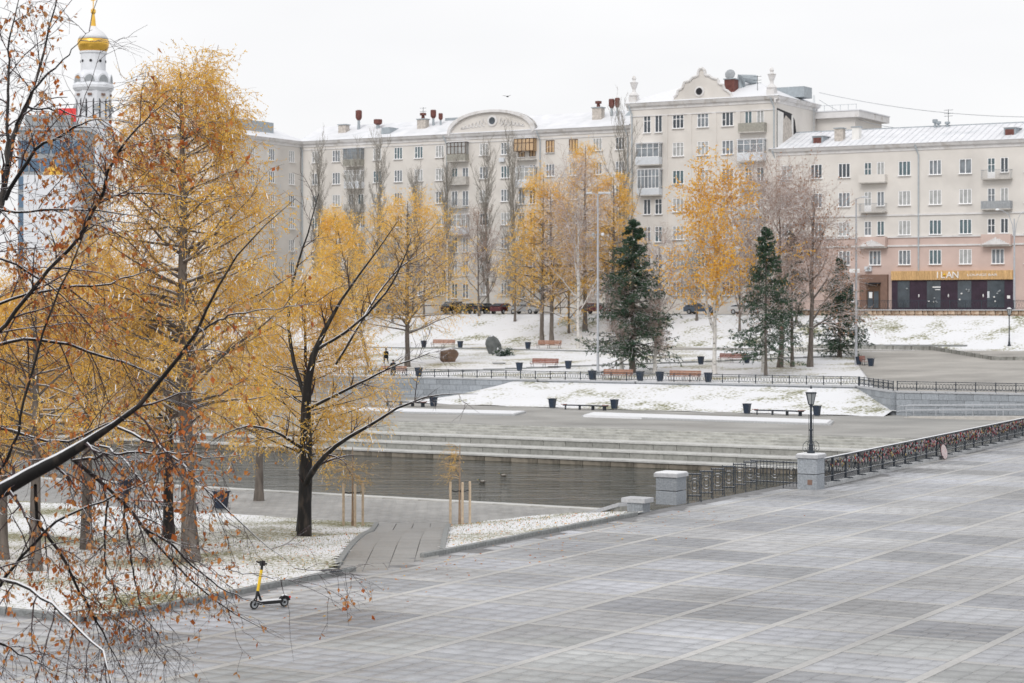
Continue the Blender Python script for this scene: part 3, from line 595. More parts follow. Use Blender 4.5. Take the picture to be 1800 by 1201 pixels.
for z, m_ in ((16.62, 'trim'), (15.45, 'trim'), (19.55, 'trim')):
    MB().slab([(0, z), (XR1, z), (XR1, z+.22), (0, z+.22)], -.16, .02).build('string_course', M[m_], rb)
cornice(rb, -.2, XR1, 29.1)
bx = (ux_(1525.5)+ux_(1548))/2; bx2 = (ux_(1742.5)+ux_(1765.5))/2
balcony(rb, bx, 24.12, 3.7, 'wall', h=1.0); balcony(rb, bx, 20.17, 3.7, 'open'); balcony(rb, bx, 15.45, 3.8, 'pink', h=1.35); balcony(rb, bx2, 24.12, 3.9, 'open'); balcony(rb, bx2, 20.17, 3.9, 'slatgrey', h=1.0); balcony(rb, bx2, 15.45, 3.9, 'pink', h=1.4)
for q in (bx, bx2):                                                  # moulded relief on the lowest balconies
    m = MB()
    for k in range(13):
        t_ = k/12-.5; h_ = .15+.85*(1-abs(t_)*2); m.box(q+t_*3.3, -1.06, 15.5, .34, .16+.1*random.random(), h_*random.uniform(.85, 1.05), tx=.6, ty=.8)
    m.build('relief', M['trim'], rb)
drainpipe(rb, ux_(1615), 11.9, 28.9); drainpipe(rb, .35, 12, 28.9)
rf = MB().add([(-.6, -.75, 29.1), (XR1, -.75, 29.1), (XR1, 7, 31.9), (-.6, 7, 31.9), (-.6, 14, 29.1), (XR1, 14, 29.1)], [(0, 1, 2, 3), (3, 2, 5, 4), (0, 3, 4)]).build('roof', M['roofsnow'], rb)
for k in range(int(XR1/.9)): MB().add([(k*.9+.4-.025, -.7, 29.14), (k*.9+.4+.025, -.7, 29.14), (k*.9+.4+.025, 6.9, 31.91), (k*.9+.4-.025, 6.9, 31.91), (k*.9+.4, -.7, 29.2), (k*.9+.4, 6.9, 31.98)], [(0, 4, 5, 3), (4, 1, 2, 5)]).build('seam', M['roofsnow'], rf)
MB().box(XR1/2, 7, 31.85, XR1, .35, .12).build('ridge', M['roofgrey'], rf)
for px in (1431, 1770):
    x = ux_(px); d_ = MB().add([(x-.75, 1.2, 29.4), (x+.75, 1.2, 29.4), (x+.75, 1.2, 30.75), (x-.75, 1.2, 30.75), (x-.75, 4.5, 30.75), (x+.75, 4.5, 30.75)], [(0, 1, 2, 3), (3, 2, 5, 4), (0, 3, 4), (1, 5, 2)]).build('dormer', M['roofgrey'], rf)
    MB().box(x, 1.17, 29.65, 1.15, .05, .9).build('louvre', M['redmetal'], d_); MB().box(x, 2.6, 30.77, 1.9, 3.2, .1).build('snow_cover', M['snow'], d_)
chimney(rf, ux_(1466), 2.2, 29.6, 1.2, 1.0, 2.1); chimney(rf, ux_(1494), 2.6, 29.9, 1.0, 1.0, 1.9, 'wallw'); chimney(rf, ux_(1800), 7, 31.6, 1.6, 1.2, 1.9, 'wallw')
for px, h_ in ((1616, 1.2), (1622, .9), (1638, .8)): red_vent(rf, ux_(px), 6.5, 31.6, h_, .2, 'roofgrey')
def antenna(parent, x, y, z, h):
    m = MB().tube([(x, y, z), (x, y, z+h)], .04, 5)
    for q in (.6, .75, .95): m.tube([(x-.6, y, z+h*q), (x+.6, y, z+h*q)], .025, 4)
    m.build('antenna', M['iron'], parent)
antenna(rf, ux_(1638.5), 6.8, 31.8, 2.3); antenna(rf, ux_(1788), 6.8, 31.8, 5.2)
for px, z in ((1378, 24.3), (1527.5, 12.2)):
    a_ = MB().box(ux_(px), -.25, z, .95, .45, .65).build('air_conditioner', M['panelw'], rb); MB().lathe([(.24, 0), (.24, .04)], 10).build('fan', M['slatgrey'], a_, (ux_(px)+.1, -.5, z+.32)).rotation_euler = (R(90), 0, 0)
# lounge front: brown portal, timber fascia with lettering, dark panels with windows
x0, x1 = ux_(1513), ux_(1562)
pr = MB().box((x0+x1)/2, -.25, 7.0, x1-x0, .5, 4.75).build('entrance_portal', M['brownst'], rb)
MB().box(ux_(1537.5), -.53, 7.0, 1.9, .06, 3.5).build('door', M['framebrown'], pr)
for s_ in (-.42, .42): MB().box(ux_(1537.5)+s_, -.57, 7.3, .68, .03, 2.2).build('door_pane', GLASS[0], pr)
MB().box(ux_(1537.5)-.35, -.6, 8.6, .45, .02, .8).build('notice', M['letter'], pr); MB().box(ux_(1537.5), -.75, 10.5, 2.1, .5, .18).build('canopy', M['dark'], pr)
x0, x1 = ux_(1569), ux_(1782); zc = 10.98
fp = MB().box((x0+x1)/2, -.17, 7.0, x1-x0, .34, zc-7.0).build('dark_front', M['purple'], rb)
for px, wp in ((1590, 21), (1643, 24), (1697, 24), (1752, 30)):
    xa, xb = ux_(px-wp/2), ux_(px+wp/2); wn = MB().box((xa+xb)/2, -.36, 7.35, xb-xa, .04, 3.5).build('shop_window', GLASS[0], fp)
    for k in range(5 if px > 1600 else 1):
        MB().lathe([(.02, -.12), (.13, -.05), (.13, .05), (.02, .12)], 8, random.uniform(xa+.25, xb-.25), -.44, random.uniform(8.0, 10.4)).build('ornament', M['letter'] if k % 2 else M['slatgrey'], wn)
MB().box(ux_(1648), -.4, 9.95, 1.1, .02, .16).build('window_lettering', M['letter'], fp); MB().box(ux_(1650), -.4, 9.65, .7, .02, .1).build('window_lettering', M['letter'], fp); MB().box(ux_(1739), -.4, 8.6, .28, .03, .85).build('poster', M['panelw'], fp); MB().box(ux_(1774.5), -.38, 8.5, .4, .03, .4).build('notice', M['letter'], fp)
for px in (1617, 1669, 1730): MB().lathe([(.05, -.2), (.09, 0), (.05, .2)], 8, ux_(px), -.42, 8.9).build('wall_lamp', M['letter'], fp)
fa = MB().box((x0+x1)/2, -.3, zc, x1-x0, .6, 1.2).build('sign_board', M['plank'], rb)
npl = 46
for k in range(npl): MB().box(x0+(x1-x0)*(k+.5)/npl, -.625, zc+.01, (x1-x0)/npl-.03, .05, 1.18).build('plank', M['plank'], fa)
def text(s, size, m, parent, loc, name, ext=.03, sx=1):
    c = bpy.data.curves.new(name, 'FONT'); c.body = s; c.size = size; c.extrude = ext; c.align_x = 'CENTER'; c.align_y = 'CENTER'; t = bpy.data.objects.new('tmp', c); col.objects.link(t)
    bpy.context.view_layer.update(); me = bpy.data.meshes.new_from_object(t.evaluated_get(bpy.context.evaluated_depsgraph_get())); bpy.data.objects.remove(t); me.name = name; me.materials.clear(); me.materials.append(m)
    o = inst(name, me, parent, loc, (R(90), 0, 0), (sx, 1, 1)); return o
for ch, px in (('I', 1651), ('L', 1660), ('A', 1671.5), ('N', 1682.5)): text(ch, 1.25, M['letter'], fa, (ux_(px), -.69, zc+.6), 'letter', .06)
MB().lathe([(.02, -.15), (.14, -.1), (.18, 0), (.14, .1), (.02, .15)], 10).build('yellow_ball', M['yellow'], fa, (ux_(1663), -.72, zc+.68)); text('LOUNGE BAR', .42, M['letter'], fa, (ux_(1729), -.67, zc+.6), 'lettering', .02, 1.55)
sgn = MB().box(ux_(1506.5), -1.0, 12.0, 1.5, .1, .55).build('hanging_sign', M['letter'], rb)
# ---------------------------------------------------------------- tower block
AT = 261.7; bT0, _ = on_a(1108, AT); bT1 = on_a(1364, AT)[0]; WT = bT1-bT0; tb = thing('apartment_building', 'tallest apartment block with corner urns and a broken ornamental gable on its roof', 'building', W(AT, bT0, 0), TURN)
tx_ = lambda px: on_a(px, AT)[0]-bT0
rowsT = [33.55-3.92*k for k in range(7)]; DT = 14.6; wT = []
for r, z in enumerate(rowsT):
    for c in (1192, 1235.5, 1279): wT.append((tx_(c), z, 1.75, 1.95, 3))
    for c in (1137.5, 1157.5): wT.append((tx_(c), z-.15, 1.15, 2.5 if r == 0 else 2.2, 2))
    for c in (1315.5, 1336.5): wT.append((tx_(c), z, 1.1, 1.95, 2))
facade_wall('wall', M['wall'], tb, 0, WT, 6.4, 35.7, [q[:4] for q in wT])
MB().add([(0, 0, 6), (0, DT, 6), (0, DT, 35.7), (0, 0, 35.7), (WT, 0, 6), (WT, DT, 6), (WT, DT, 35.7), (WT, 0, 35.7)], [(0, 3, 2, 1), (4, 5, 6, 7), (1, 2, 6, 5)]).build('wall', M['wall'], tb)
for x, z, w_, h_, lv in wT: add_window(tb, x, z, w_, h_, lv, trans=random.random() < .5, frame='frame')
for px in (1170, 1212, 1256, 1298): MB().slab([(tx_(px)-.35, 6.4), (tx_(px)+.35, 6.4), (tx_(px)+.35, 34.7), (tx_(px)-.35, 34.7)], -.09, .02).build('pilaster', M['wall'], tb)
cornice(tb, -.5, WT+.6, 36.4); o = cornice(tb, -.5, DT+.6, 36.4); o.location = (WT, 0, 0); o.rotation_euler = (0, 0, R(90))
MB().slab([(0, 34.5), (WT, 34.5), (WT, 34.66), (0, 34.66)], -.12, .02).build('string_course', M['trim'], tb)
loggia(tb, tx_(1143.5), 27.6, 3.7, 3.0); loggia(tb, tx_(1145), 23.3, 3.5, 3.6, 'panelw', .9, 6, glass=1); balcony(tb, tx_(1325), 31.6, 3.9, 'slat', h=1.2); loggia(tb, tx_(1324), 27.6, 3.9, 2.9); balcony(tb, tx_(1326), 23.7, 3.7, 'open'); balcony(tb, tx_(1326), 19.8, 3.7, 'concrete', h=1.1)
rt = MB().add([(-.7, -.7, 36.42), (WT+.7, -.7, 36.42), (WT+.7, DT+.7, 36.42), (-.7, DT+.7, 36.42), (6.5, 7, 39.6), (WT-6.5, 7, 39.6)], [(0, 1, 5, 4), (1, 2, 5), (2, 3, 4, 5), (3, 0, 4)]).build('roof', M['roof'], tb)
def urn(px, x=None, y=.2):
    x = tx_(px) if x is None else x
    u = MB().box(x, y, 36.4, 1.15, 1.15, .95).lathe([(.62, 0), (.75, .25), (.5, .55), (.28, .75), (.24, 1.1), (.36, 1.35), (.52, 1.9), (.62, 2.1), (.3, 2.15), (.2, 2.4), (.33, 2.65), (.2, 2.95), (.03, 3.1)], 12, x, y, 37.35).build('urn', M['trim'], rt)
urn(0, .5); urn(0, WT-.7)
gx = tx_(1234); gp = [(-4.3, 0), (4.6, 0), (4.5, .6), (4.0, 1.1), (3.5, 1.35), (3.3, 2.0), (2.7, 2.2), (2.5, 2.9), (1.7, 3.1), (1.2, 3.5), (.6, 3.6), (.5, 4.3), (.2, 4.65), (-.25, 4.6), (-.5, 4.2), (-.55, 3.6), (-1.3, 3.4), (-1.8, 2.9), (-2.6, 2.8), (-2.9, 1.9), (-3.6, 1.6), (-3.8, .9), (-4.25, .6)]
gb = MB().slab([(gx+x, 36.4+z*.95) for x, z in gp], -.2, .35).build('ornamental_gable', M['wall'], tb)
for k in range(len(gp)-1):
    (xa, za), (xb, zb) = gp[k], gp[(k+1)]
    if k > 0: MB().tube([(gx+xa, -.22, 36.4+za*.95), (gx+xb, -.22, 36.4+zb*.95)], .2, 6).build('scroll', M['trim'], gb)
MB().lathe([(.75, 0), (.75, .1), (.5, .12), (.5, .02)], 14).build('oculus_ring', M['trim'], gb, (gx-.3, -.2, 37.6)).rotation_euler = (R(90), 0, 0)
MB().lathe([(.5, 0), (.5, .14)], 14).build('oculus', M['dark'], gb, (gx-.3, -.2, 37.6)).rotation_euler = (R(90), 0, 0)
chimney(rt, tx_(1272), 2.6, 36.9, 1.5, 1.4, 2.4, 'redmetal'); MB().tube([(tx_(1283), 4, 37.2), (tx_(1283), 4, 39.6), (tx_(1300), 5.5, 39.4)], .75, 8).build('ventilation_duct', M['roofgrey'], rt)
MB().lathe([(.0, .3), (.5, .12), (.75, 0), (.5, .05)], 12).build('satellite_dish', M['slatgrey'], rt, (tx_(1273), 2, 40.0)).rotation_euler = (R(75), 0, R(10)); MB().box(tx_(1192), 3, 37, .5, .5, 2.2).build('chimney', M['roofgrey'], rt); antenna(rt, WT-3.6, 2, 37, 2.6)
MB().box(WT-1, 9, 36.9, 4.2, 3, 1.5).build('roof_hut', M['roofgrey'], rt)
# torn side wall: black edge, white patch, bare brick
gm = tb
def side_poly(pts, name, m, off):
    mb = MB(); n = len(pts); mb.add([(WT+off, y, z) for y, z in pts]+[(WT-.05, y, z) for y, z in pts], [tuple(range(n))]+[(i, n+i, n+(i+1) % n, (i+1) % n) for i in range(n)]); return mb.build(name, m, tb)
side_poly([(.3, 28.0), (6.6, 29.0), (7.6, 31.0), (6.8, 33.6), (5.6, 34.4), (.3, 34.8)], 'black_patch', M['dark'], .02)
side_poly([(.5, 28.5), (2.6, 28.5), (2.6, 34.3), (.5, 34.5)], 'white_patch', M['wallw'], .05); side_poly([(2.2, 28.9), (5.4, 29.0), (5.9, 30.6), (5.2, 33.4), (3.4, 34.0), (2.5, 33.2)], 'brick_patch', M['brick'], .08); side_poly([(5.4, 29.3), (6.2, 29.4), (6.1, 34.2), (5.5, 34.2)], 'white_patch', M['wallw'], .06)
drainpipe(tb, WT-.25, 29, 36.2); drainpipe(tb, .3, 9, 36.2)
ld = MB()
for k in range(12): ld.box(WT+.25, DT-1.2, 29.5+k*.6, .05, .5, .05)
for s_ in (-.25, .25): ld.box(WT+.25, DT-1.2+s_, 29.3, .05, .05, 8.4)
ld.build('ladder', M['pipe'], tb)
# rear wing of the tower block
rw_ = thing('apartment_building', 'lower beige wing with a railed cornice behind the tallest block', 'building', W(AT+DT, bT1, 0), TURN)
MB().box(2.0, 6.0, 7, 7.6, 11, 27.4).build('wall', M['wall'], rw_); MB().box(2.0, 6, 34.4, 9.4, 12.6, .9).build('cornice', M['trim'], rw_); MB().box(2.0, 6, 35.3, 9.6, 12.8, .15).build('roof', M['roofsnow'], rw_); o = add_window(rw_, 6.0, 31.0, 1.3, 1.9, 2, y=.3)
m = MB()
for k in range(8): m.box(-2.2+k*1.2, -.1, 35.45, .05, .05, .8)
m.box(2, -.1, 36.2, 8.6, .05, .05); m.build('railing', M['pipe'], rw_)
# ---------------------------------------------------------------- centre building with the arched pediment
AC = 264.5; bC0 = on_a(530, AC)[0]; bC1 = on_a(1109, AC)[0]; WC = bC1-bC0; cb = thing('apartment_building', 'long beige apartment block with an arched pediment and an oval window', 'building', W(AC, bC0, 0), TURN)
cx_ = lambda px: on_a(px, AC)[0]-bC0
rowsC = [31.1-3.5*k for k in range(7)]; wC = []
for r, z in enumerate(rowsC):
    for c in (555, 591, 663, 700, 736, 773, 850.5, 888, 967, 1008, 1050, 1090): wC.append((cx_(c), z, 1.5, 1.85, 3 if c < 900 or r else 3, c, r))
    for c in (617, 634, 799, 818, 917, 936): wC.append((cx_(c), z-.25, 1.1, 2.3, 2, c, r))
facade_wall('wall', M['wall'], cb, 0, WC, 6.2, 32.9, [q[:4] for q in wC]); MB().add([(0, 13, 6), (WC, 13, 6), (WC, 13, 32.9), (0, 13, 32.9), (WC, 0, 6), (WC, 0, 32.9)], [(0, 1, 2, 3), (4, 1, 2, 5)]).build('wall', M['wall'], cb)
for x, z, w_, h_, lv, c, r in wC:
    warm = r == 0 and c in (917, 936, 967, 1008); add_window(cb, x, z, w_, h_, lv, frame='framebrown' if warm else 'frame', glass=4 if warm else None)
cornice(cb, -.3, WC+.2, 33.6)
MB().slab([(0, 32.2), (WC, 32.2), (WC, 32.34), (0, 32.34)], -.1, .02).build('string_course', M['trim'], cb)
rc = MB().add([(-.5, -.75, 33.6), (WC, -.75, 33.6), (WC, 6.5, 36.5), (-.5, 6.5, 36.5), (WC, 13.7, 33.6), (-.5, 13.7, 33.6)], [(0, 1, 2, 3), (3, 2, 4, 5), (0, 3, 5)]).build('roof', M['roofsnow'], cb)
# pediment
pa, pb_ = cx_(790), cx_(943); pc = (pa+pb_)/2; hw = (pb_-pa)/2; H_ = 3.35; arc = [(pc+hw*math.cos(t), 33.62+H_*math.sin(t)**.9) for t in np.linspace(0, math.pi, 25)]
pd = MB().slab(arc[::-1][::-1], -.3, .4).build('pediment', M['wall'], cb)
m = MB()
for (xa, za), (xb, zb) in zip(arc, arc[1:]): m.slab([(xa, za), (xb, zb), (xb+(pc-xb)*.055, zb-.38*(1 if 0 < 1 else 0)), (xa+(pc-xa)*.055, za-.38)][::-1], -.75, .5)
m.build('arch_moulding', M['trim'], pd)
MB().lathe([(.85, 0), (.85, .16), (.55, .18), (.55, .02)], 16).build('oval_ring', M['trim'], pd, (pc+.2, -.3, 35.3)).rotation_euler = (R(90), 0, 0)
o = MB().lathe([(.55, 0), (.55, .12)], 16).build('oval_window', GLASS[0], pd, (pc+.2, -.3, 35.3)); o.rotation_euler = (R(90), 0, 0)
m = MB()
for s_ in (-1, 1):
    for k in range(7):
        m = MB(); x = pc+.2+s_*(1.25+k*.62); a_ = .75*(1-k/8.5); m.tube([(x, -.33, 34.9-.1*k), (x+s_*.3, -.36, 34.95+a_*.9-.09*k), (x+s_*.55, -.33, 34.75-.07*k), (x+s_*.2, -.34, 34.5-.03*k)], .1, 5); m.build('scroll_relief', M['trim'], pd)
loggia(cb, cx_(625), 29.4, 3.3, 2.7, 'slat', 1.0, 4, 'slatgrey', glass=1); loggia(cb, cx_(626), 25.9, 3.1, 2.7, 'panelw', 1.0, 4); balcony(cb, cx_(626), 22.4, 3.2, 'concrete'); loggia(cb, cx_(627), 18.9, 3.0, 2.7, 'panelw', 1.0, 4)
loggia(cb, cx_(808), 29.5, 3.3, 2.8, 'slat', 1.0, 5, 'framebrown', glass=2); balcony(cb, cx_(808), 26.0, 3.4, 'concrete', h=1.1); balcony(cb, cx_(808), 22.5, 3.3, 'open'); loggia(cb, cx_(809), 18.4, 3.3, 2.9, 'panelw', 1.1, 4); loggia(cb, cx_(926.5), 29.3, 3.4, 3.1, 'plank', 1.2, 5, 'framebrown', glass=4); loggia(cb, cx_(928), 25.2, 3.2, 2.9, 'panelw', 1., 4)
for q in (bpy.data.objects,): pass
for px in (786, 950, 1104, 532): drainpipe(cb, cx_(px), 8, 33.4)
for px, w_, h_, v in ((584, 1.4, 1.7, None), (724, 1.5, 1.9, .9), (1034, 1.5, 2.2, .9)): chimney(rc, cx_(px), 3.2, 34.5, w_, 1.1, h_, 'brick', vent=v)
for px, h_, r_ in ((604, 3.6, .27), (638, 2.0, .36), (736, 3.0, .24), (749, 2.4, .18), (1052, 3.1, .24), (1062, 3.2, .2)): red_vent(rc, cx_(px), 4.2, 35.0, h_, r_)
x = cx_(672); MB().box(x, 2.2, 34.3, 1.6, 2.6, 1.0).build('dormer', M['roofgrey'], rc); MB().box(cx_(774), 6.5, 36.4, 6, .6, .4).build('ridge', M['roofgrey'], rc); antenna(rc, cx_(710), 5.5, 36, 2.6)
MB().add([(cx_(1075), 2.5, 34.5), (cx_(1108), 2.5, 34.5), (cx_(1108), 6.4, 37.2), (cx_(1080), 6.4, 37.2)], [(0, 1, 2, 3)]).build('bare_metal_sheet', M['roofgrey'], rc)
a_ = MB().box(cx_(884), -.25, 29.1, .9, .4, .6).build('air_conditioner', M['panelw'], cb)
# ---------------------------------------------------------------- left wing towards the camera
lw = thing('apartment_building', 'beige apartment wing standing at right angles to the arched block', 'building', W(AC, bC0, 0), TURN+R(90))
# local x runs along +a; wall faces the river (+b): build facing local -y
LWN = 21; wl_ = []
for r in range(7):
    for k in range(4): wl_.append((-2.6-k*5.2, 31.1-3.5*r, 1.5, 1.85))
facade_wall('wall', M['wall'], lw, -LWN, 0, 6.2, 32.9, wl_); MB().add([(-LWN, 0, 6.2), (-LWN, 12, 6.2), (-LWN, 12, 32.9), (-LWN, 0, 32.9)], [(0, 1, 2, 3)]).build('wall', M['wall'], lw)
for x, z, w_, h_ in wl_: add_window(lw, x, z, w_, h_, 3)
cornice(lw, -LWN-.5, .3, 33.6); MB().add([(-LWN-.5, -.7, 33.6), (.3, -.7, 33.6), (.3, 6, 36), (-LWN+4, 6, 36), (-LWN-.5, 12.7, 33.6), (.3, 12.7, 33.6)], [(0, 1, 2, 3), (3, 2, 5, 4), (0, 3, 4)]).build('roof', M['roofsnow'], lw)
chimney(lw, -14, 3, 34.4, 1.4, 1.1, 1.9, vent=1.0); MB().box(-8, 5, 34.6, 8, 5, 1.8).build('roof_hut', M['roofgrey'], lw)
# ---------------------------------------------------------------- bell tower and its neighbours
ch = thing('bell_tower', 'white octagonal bell tower with a golden onion dome and cross', 'church', pt(164, 540, 450)-Vector((0, 0, .9)))
def oct_(r, z0, z1, name, m, parent, r2=None): return MB().lathe([(r, z0), (r2 or r, z1)], 8).build(name, M[m], parent, rz=R(22.5))
tw = oct_(3.9, 0, 40.5, 'shaft', 'whitechurch', ch); bel = oct_(4.0, 40.5, 48.3, 'belfry', 'whitechurch', ch)
for k in range(8):
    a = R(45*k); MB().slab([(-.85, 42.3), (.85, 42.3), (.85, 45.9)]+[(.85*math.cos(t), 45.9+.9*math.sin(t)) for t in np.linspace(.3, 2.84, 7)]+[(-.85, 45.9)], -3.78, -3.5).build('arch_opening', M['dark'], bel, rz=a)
    MB().lathe([(.75, 0), (.6, .5), (.35, 1.1), (.05, 1.2)], 8, 0, -3.86, 44.0).build('bell', M['slatgrey'], bel, rz=a)
    MB().box(0, -3.9, 47.1, .9, .25, .5).build('capital', M['brownst'], bel, rz=a+R(22.5))
    kok = MB().slab([(-1.55, 50)]+[(1.55*math.cos(math.pi-t), 50+2.0*math.sin(t)) for t in np.linspace(.1, 3.04, 11)]+[(1.55, 50)], -4.0, -3.2).build('gable_arch', M['whitechurch'], ch, rz=a); MB().slab([(-1.15, 50.15)]+[(1.15*math.cos(math.pi-t), 50.15+1.5*math.sin(t)) for t in np.linspace(.1, 3.04, 9)]+[(1.15, 50.15)], -4.08, -3.9).build('fan_relief', M['slatgrey'], kok)
MB().lathe([(4.05, 48.3), (4.5, 48.9), (4.5, 49.5), (4.1, 50)], 16).build('cornice', M['whitechurch'], ch); MB().lathe([(4.1, 50), (3.9, 51.2), (3.0, 52.5), (2.75, 52.8)], 16).build('shoulder', M['whitechurch'], ch)
dr = MB().lathe([(2.75, 52.6), (2.75, 56.4), (3.0, 56.6), (3.0, 57)], 16).build('drum', M['whitechurch'], ch)
for k in range(8): MB().lathe([(.32, 0), (.32, .2)], 8, 0, 0, 0).build('round_window', M['dark'], dr, (2.62*math.sin(R(45*k)), -2.62*math.cos(R(45*k)), 54.8)).rotation_euler = (R(90), 0, R(45*k))
MB().lathe([(2.75, 57), (3.1, 57.4), (3.42, 58.4), (3.45, 59.1), (3.3, 59.7)], 24).build('golden_dome', M['gold'], ch, smooth=True); MB().lathe([(3.31, 59.7), (2.9, 60.5), (2.2, 61.3), (1.2, 62.0), (.6, 62.6)], 24).build('snow_cover', M['snow'], ch, smooth=True)
sp = MB().lathe([(.6, 62.6), (.45, 64.2), (.3, 65.2), (.55, 65.6), (.55, 66.2), (.1, 66.6)], 12).build('spire', M['gold'], ch); m = MB().box(0, 0, 66.5, .18, .18, 5.0)
for z, w_ in ((69.7, 1.9), (70.4, .9), (68.2, 1.0)): m.box(0, 0, z, w_, .16, .18)
m.build('cross', M['gold'], ch)
of = thing('office_building', 'grey-blue glazed office block beside the bell tower with a red roof sign', 'building', pt(90, 540, 400)-Vector((0, 0, 1)))
MB().box(0, 5, 0, 13, 10, 35.5).build('wall', M['slatgrey'], of)
for r in range(9):
    for k in range(6): MB().box(-5.4+k*2.15, -.04, 3+r*3.5, 1.8, .1, 2.5).build('window', M['blueglass'], of)
MB().box(0, 5, 35.5, 13.6, 10.6, .8).build('parapet', M['steel'], of); MB().box(-.5, 2, 36.3, 9, 5, 2.2).build('roof_hut', M['slatgrey'], of)
sg = MB().box(3.2, -.3, 37.2, 3.4, .25, 2.6).build('roof_sign', M['red'], of)
cp = thing('chapel', 'small white chapel with low golden roofs below the bell tower', 'church', pt(85, 540, 380)-Vector((0, 0, 1)))
MB().box(0, 4, 0, 9, 9, 25.5).build('wall', M['whitechurch'], cp); MB().lathe([(1.8, 25.5), (1.9, 26.0), (1.4, 26.8), (.6, 27.4), (.2, 28), (.05, 29)], 16, 0, 4).build('golden_dome', M['gold'], cp)
# ================================================================== RAILINGS, PIERS, LAMPS, FURNITURE
RINGM = {}
def ring_railing(name, label, p0, p1, z, bay=1.72, h=.82):
    """low iron railing: posts, rails and a row of rings in every bay"""
    P0, P1 = W(*p0, z), W(*p1, z); d = P1-P0; L_ = d.length; n_ = max(1, round(L_/bay)); s_ = L_/n_; ang = math.atan2(d.y, d.x)
    t = thing(name, label, 'railing', P0, ang); key = round(s_, 2)
    if key not in RINGM:
        rl = MB().box(s_/2, 0, h-.06, s_, .07, .06).box(s_/2, 0, h-.20, s_, .035, .03).box(s_/2, 0, .12, s_, .04, .035)
        rg = MB(); nr = 6; r_ = (h-.35)/2
        for k in range(nr):
            cx, cz = s_*(k+.5)/nr, .155+r_; ring = [(cx+.13*math.cos(a), 0, cz+r_*math.sin(a)) for a in np.linspace(0, 2*math.pi, 11)]; rg.tube(ring, .016, 4, cap=False)
        RINGM[key] = (MB().bb(0, 0, -.02, .075, .075, h+.05, .02).mesh('post', M['iron']), rl.mesh('rails', M['ironsnow']), rg.mesh('ring_row', M['iron']))
    po, rl, rg = RINGM[key]
    for k in range(n_+1): inst('post', po, t, (s_*k, 0, 0))
    for k in range(n_): inst('rails', rl, t, (s_*k, 0, 0)); o = inst('ring_row', rg, t, (s_*k, 0, 0)); o['kind'] = 'stuff'
ring_railing('railing', 'low dark ring-pattern railing in front of the park benches on the upper square', (180.2, -230), (180.2, -67.0), .14)
ring_railing('railing', 'short ring-pattern railing slanting round the corner of the retaining wall', (180.2, -66.9), (171.0, -60.4), .14)
ring_railing('railing', 'low ring-pattern railing on the block wall above the steel ramp handrails', (170.9, -60.0), (172.0, -36), .14)
ring_railing('railing', 'dark railing on the rubble wall in front of the lounge', (247.2, -98), (247.2, -48), 7.1, 2.0, 1.15)
# dam railing with love locks
def lock_railing():
    P0, P1 = W(78.9, -31.05, 0), W(126, -33.2, 0); d = P1-P0; L_ = d.length; ang = math.atan2(d.y, d.x); t = thing('railing', 'tall dark railing hung full of padlocks along the dam edge', 'railing', P0, ang); n_ = round(L_/1.75); s_ = L_/n_; h = 1.12
    MB().box(L_/2, .02, -.02, L_, .34, .17).build('stone_base', M['granite_pale'], t)
    po = MB().bb(0, 0, .14, .07, .07, h-.1, .02).box(0, -.16, .15, .05, .35, .04).mesh('post', M['iron']); tr = MB().bb(s_/2, 0, h, s_-.006, .11, .07, .02).mesh('top_rail', M['ironsnow']); br = MB().box(s_/2, 0, .36, s_-.08, .06, .04).mesh('bottom_rail', M['ironsnow'])
    bl = MB(); nb = 15
    for k in range(nb): bl.box(s_*(k+.5)/nb, 0, .15, .018, .018, h-.15)
    for k in range(4): bl.tube([(s_*(k+.5)/4+.17*math.cos(a), -.015, .72+.27*math.sin(a)) for a in np.linspace(0, 2*math.pi, 9)], .014, 4, cap=False)
    bl = bl.mesh('baluster_panel', M['iron']); lm = [mat('lock_steel', (.33, .34, .36), .4, .2, 9), mat('lock_brass', (.40, .30, .14), .4, .2, 9), mat('lock_red', (.38, .06, .07), .5, .2, 9), mat('lock_black', (.03, .03, .035), .5, .2, 9), mat('lock_pink', (.5, .3, .33), .5, .2, 9)]
    for k in range(n_+1): inst('post', po, t, (s_*k, 0, 0))
    for k in range(n_):
        inst('top_rail', tr, t, (s_*k, 0, 0)); inst('bottom_rail', br, t, (s_*k, 0, 0)); o = inst('baluster_panel', bl, t, (s_*k, 0, 0)); o['kind'] = 'stuff'
    N = 3600; fx = rng.random(N)**.75; x = fx*L_; dens = np.clip(.25+fx*2, 0, 1); keep = rng.random(N) < dens; x = x[keep]; N = len(x)
    z = .55+.5*np.sqrt(rng.random(N)); y = rng.normal(0, .05, N); sz = rng.uniform(.022, .042, N); V = np.zeros((N, 8, 3)); c8 = np.array([(-1, -1, -1), (1, -1, -1), (1, 1, -1), (-1, 1, -1), (-1, -1, 1), (1, -1, 1), (1, 1, 1), (-1, 1, 1)])
    an = rng.random(N)*3; V[:, :, 0] = x[:, None]+sz[:, None]*(c8[:, 0]*np.cos(an)[:, None]-.5*c8[:, 1]*np.sin(an)[:, None]); V[:, :, 1] = y[:, None]+sz[:, None]*(c8[:, 0]*np.sin(an)[:, None]*.6+.5*c8[:, 1]*np.cos(an)[:, None]); V[:, :, 2] = z[:, None]+1.3*sz[:, None]*c8[:, 2]
    Q = np.array([(3, 2, 1, 0), (4, 5, 6, 7), (0, 1, 5, 4), (1, 2, 6, 5), (2, 3, 7, 6), (3, 0, 4, 7)]); Q = (Q[None]+8*np.arange(N)[:, None, None]).reshape(-1, 4)
    o = big_mesh('padlocks', V.reshape(-1, 3), Q, lm, np.repeat(rng.choice(5, N, p=[.36, .16, .13, .25, .1]), 6), parent=t); o['kind'] = 'stuff'
lock_railing()
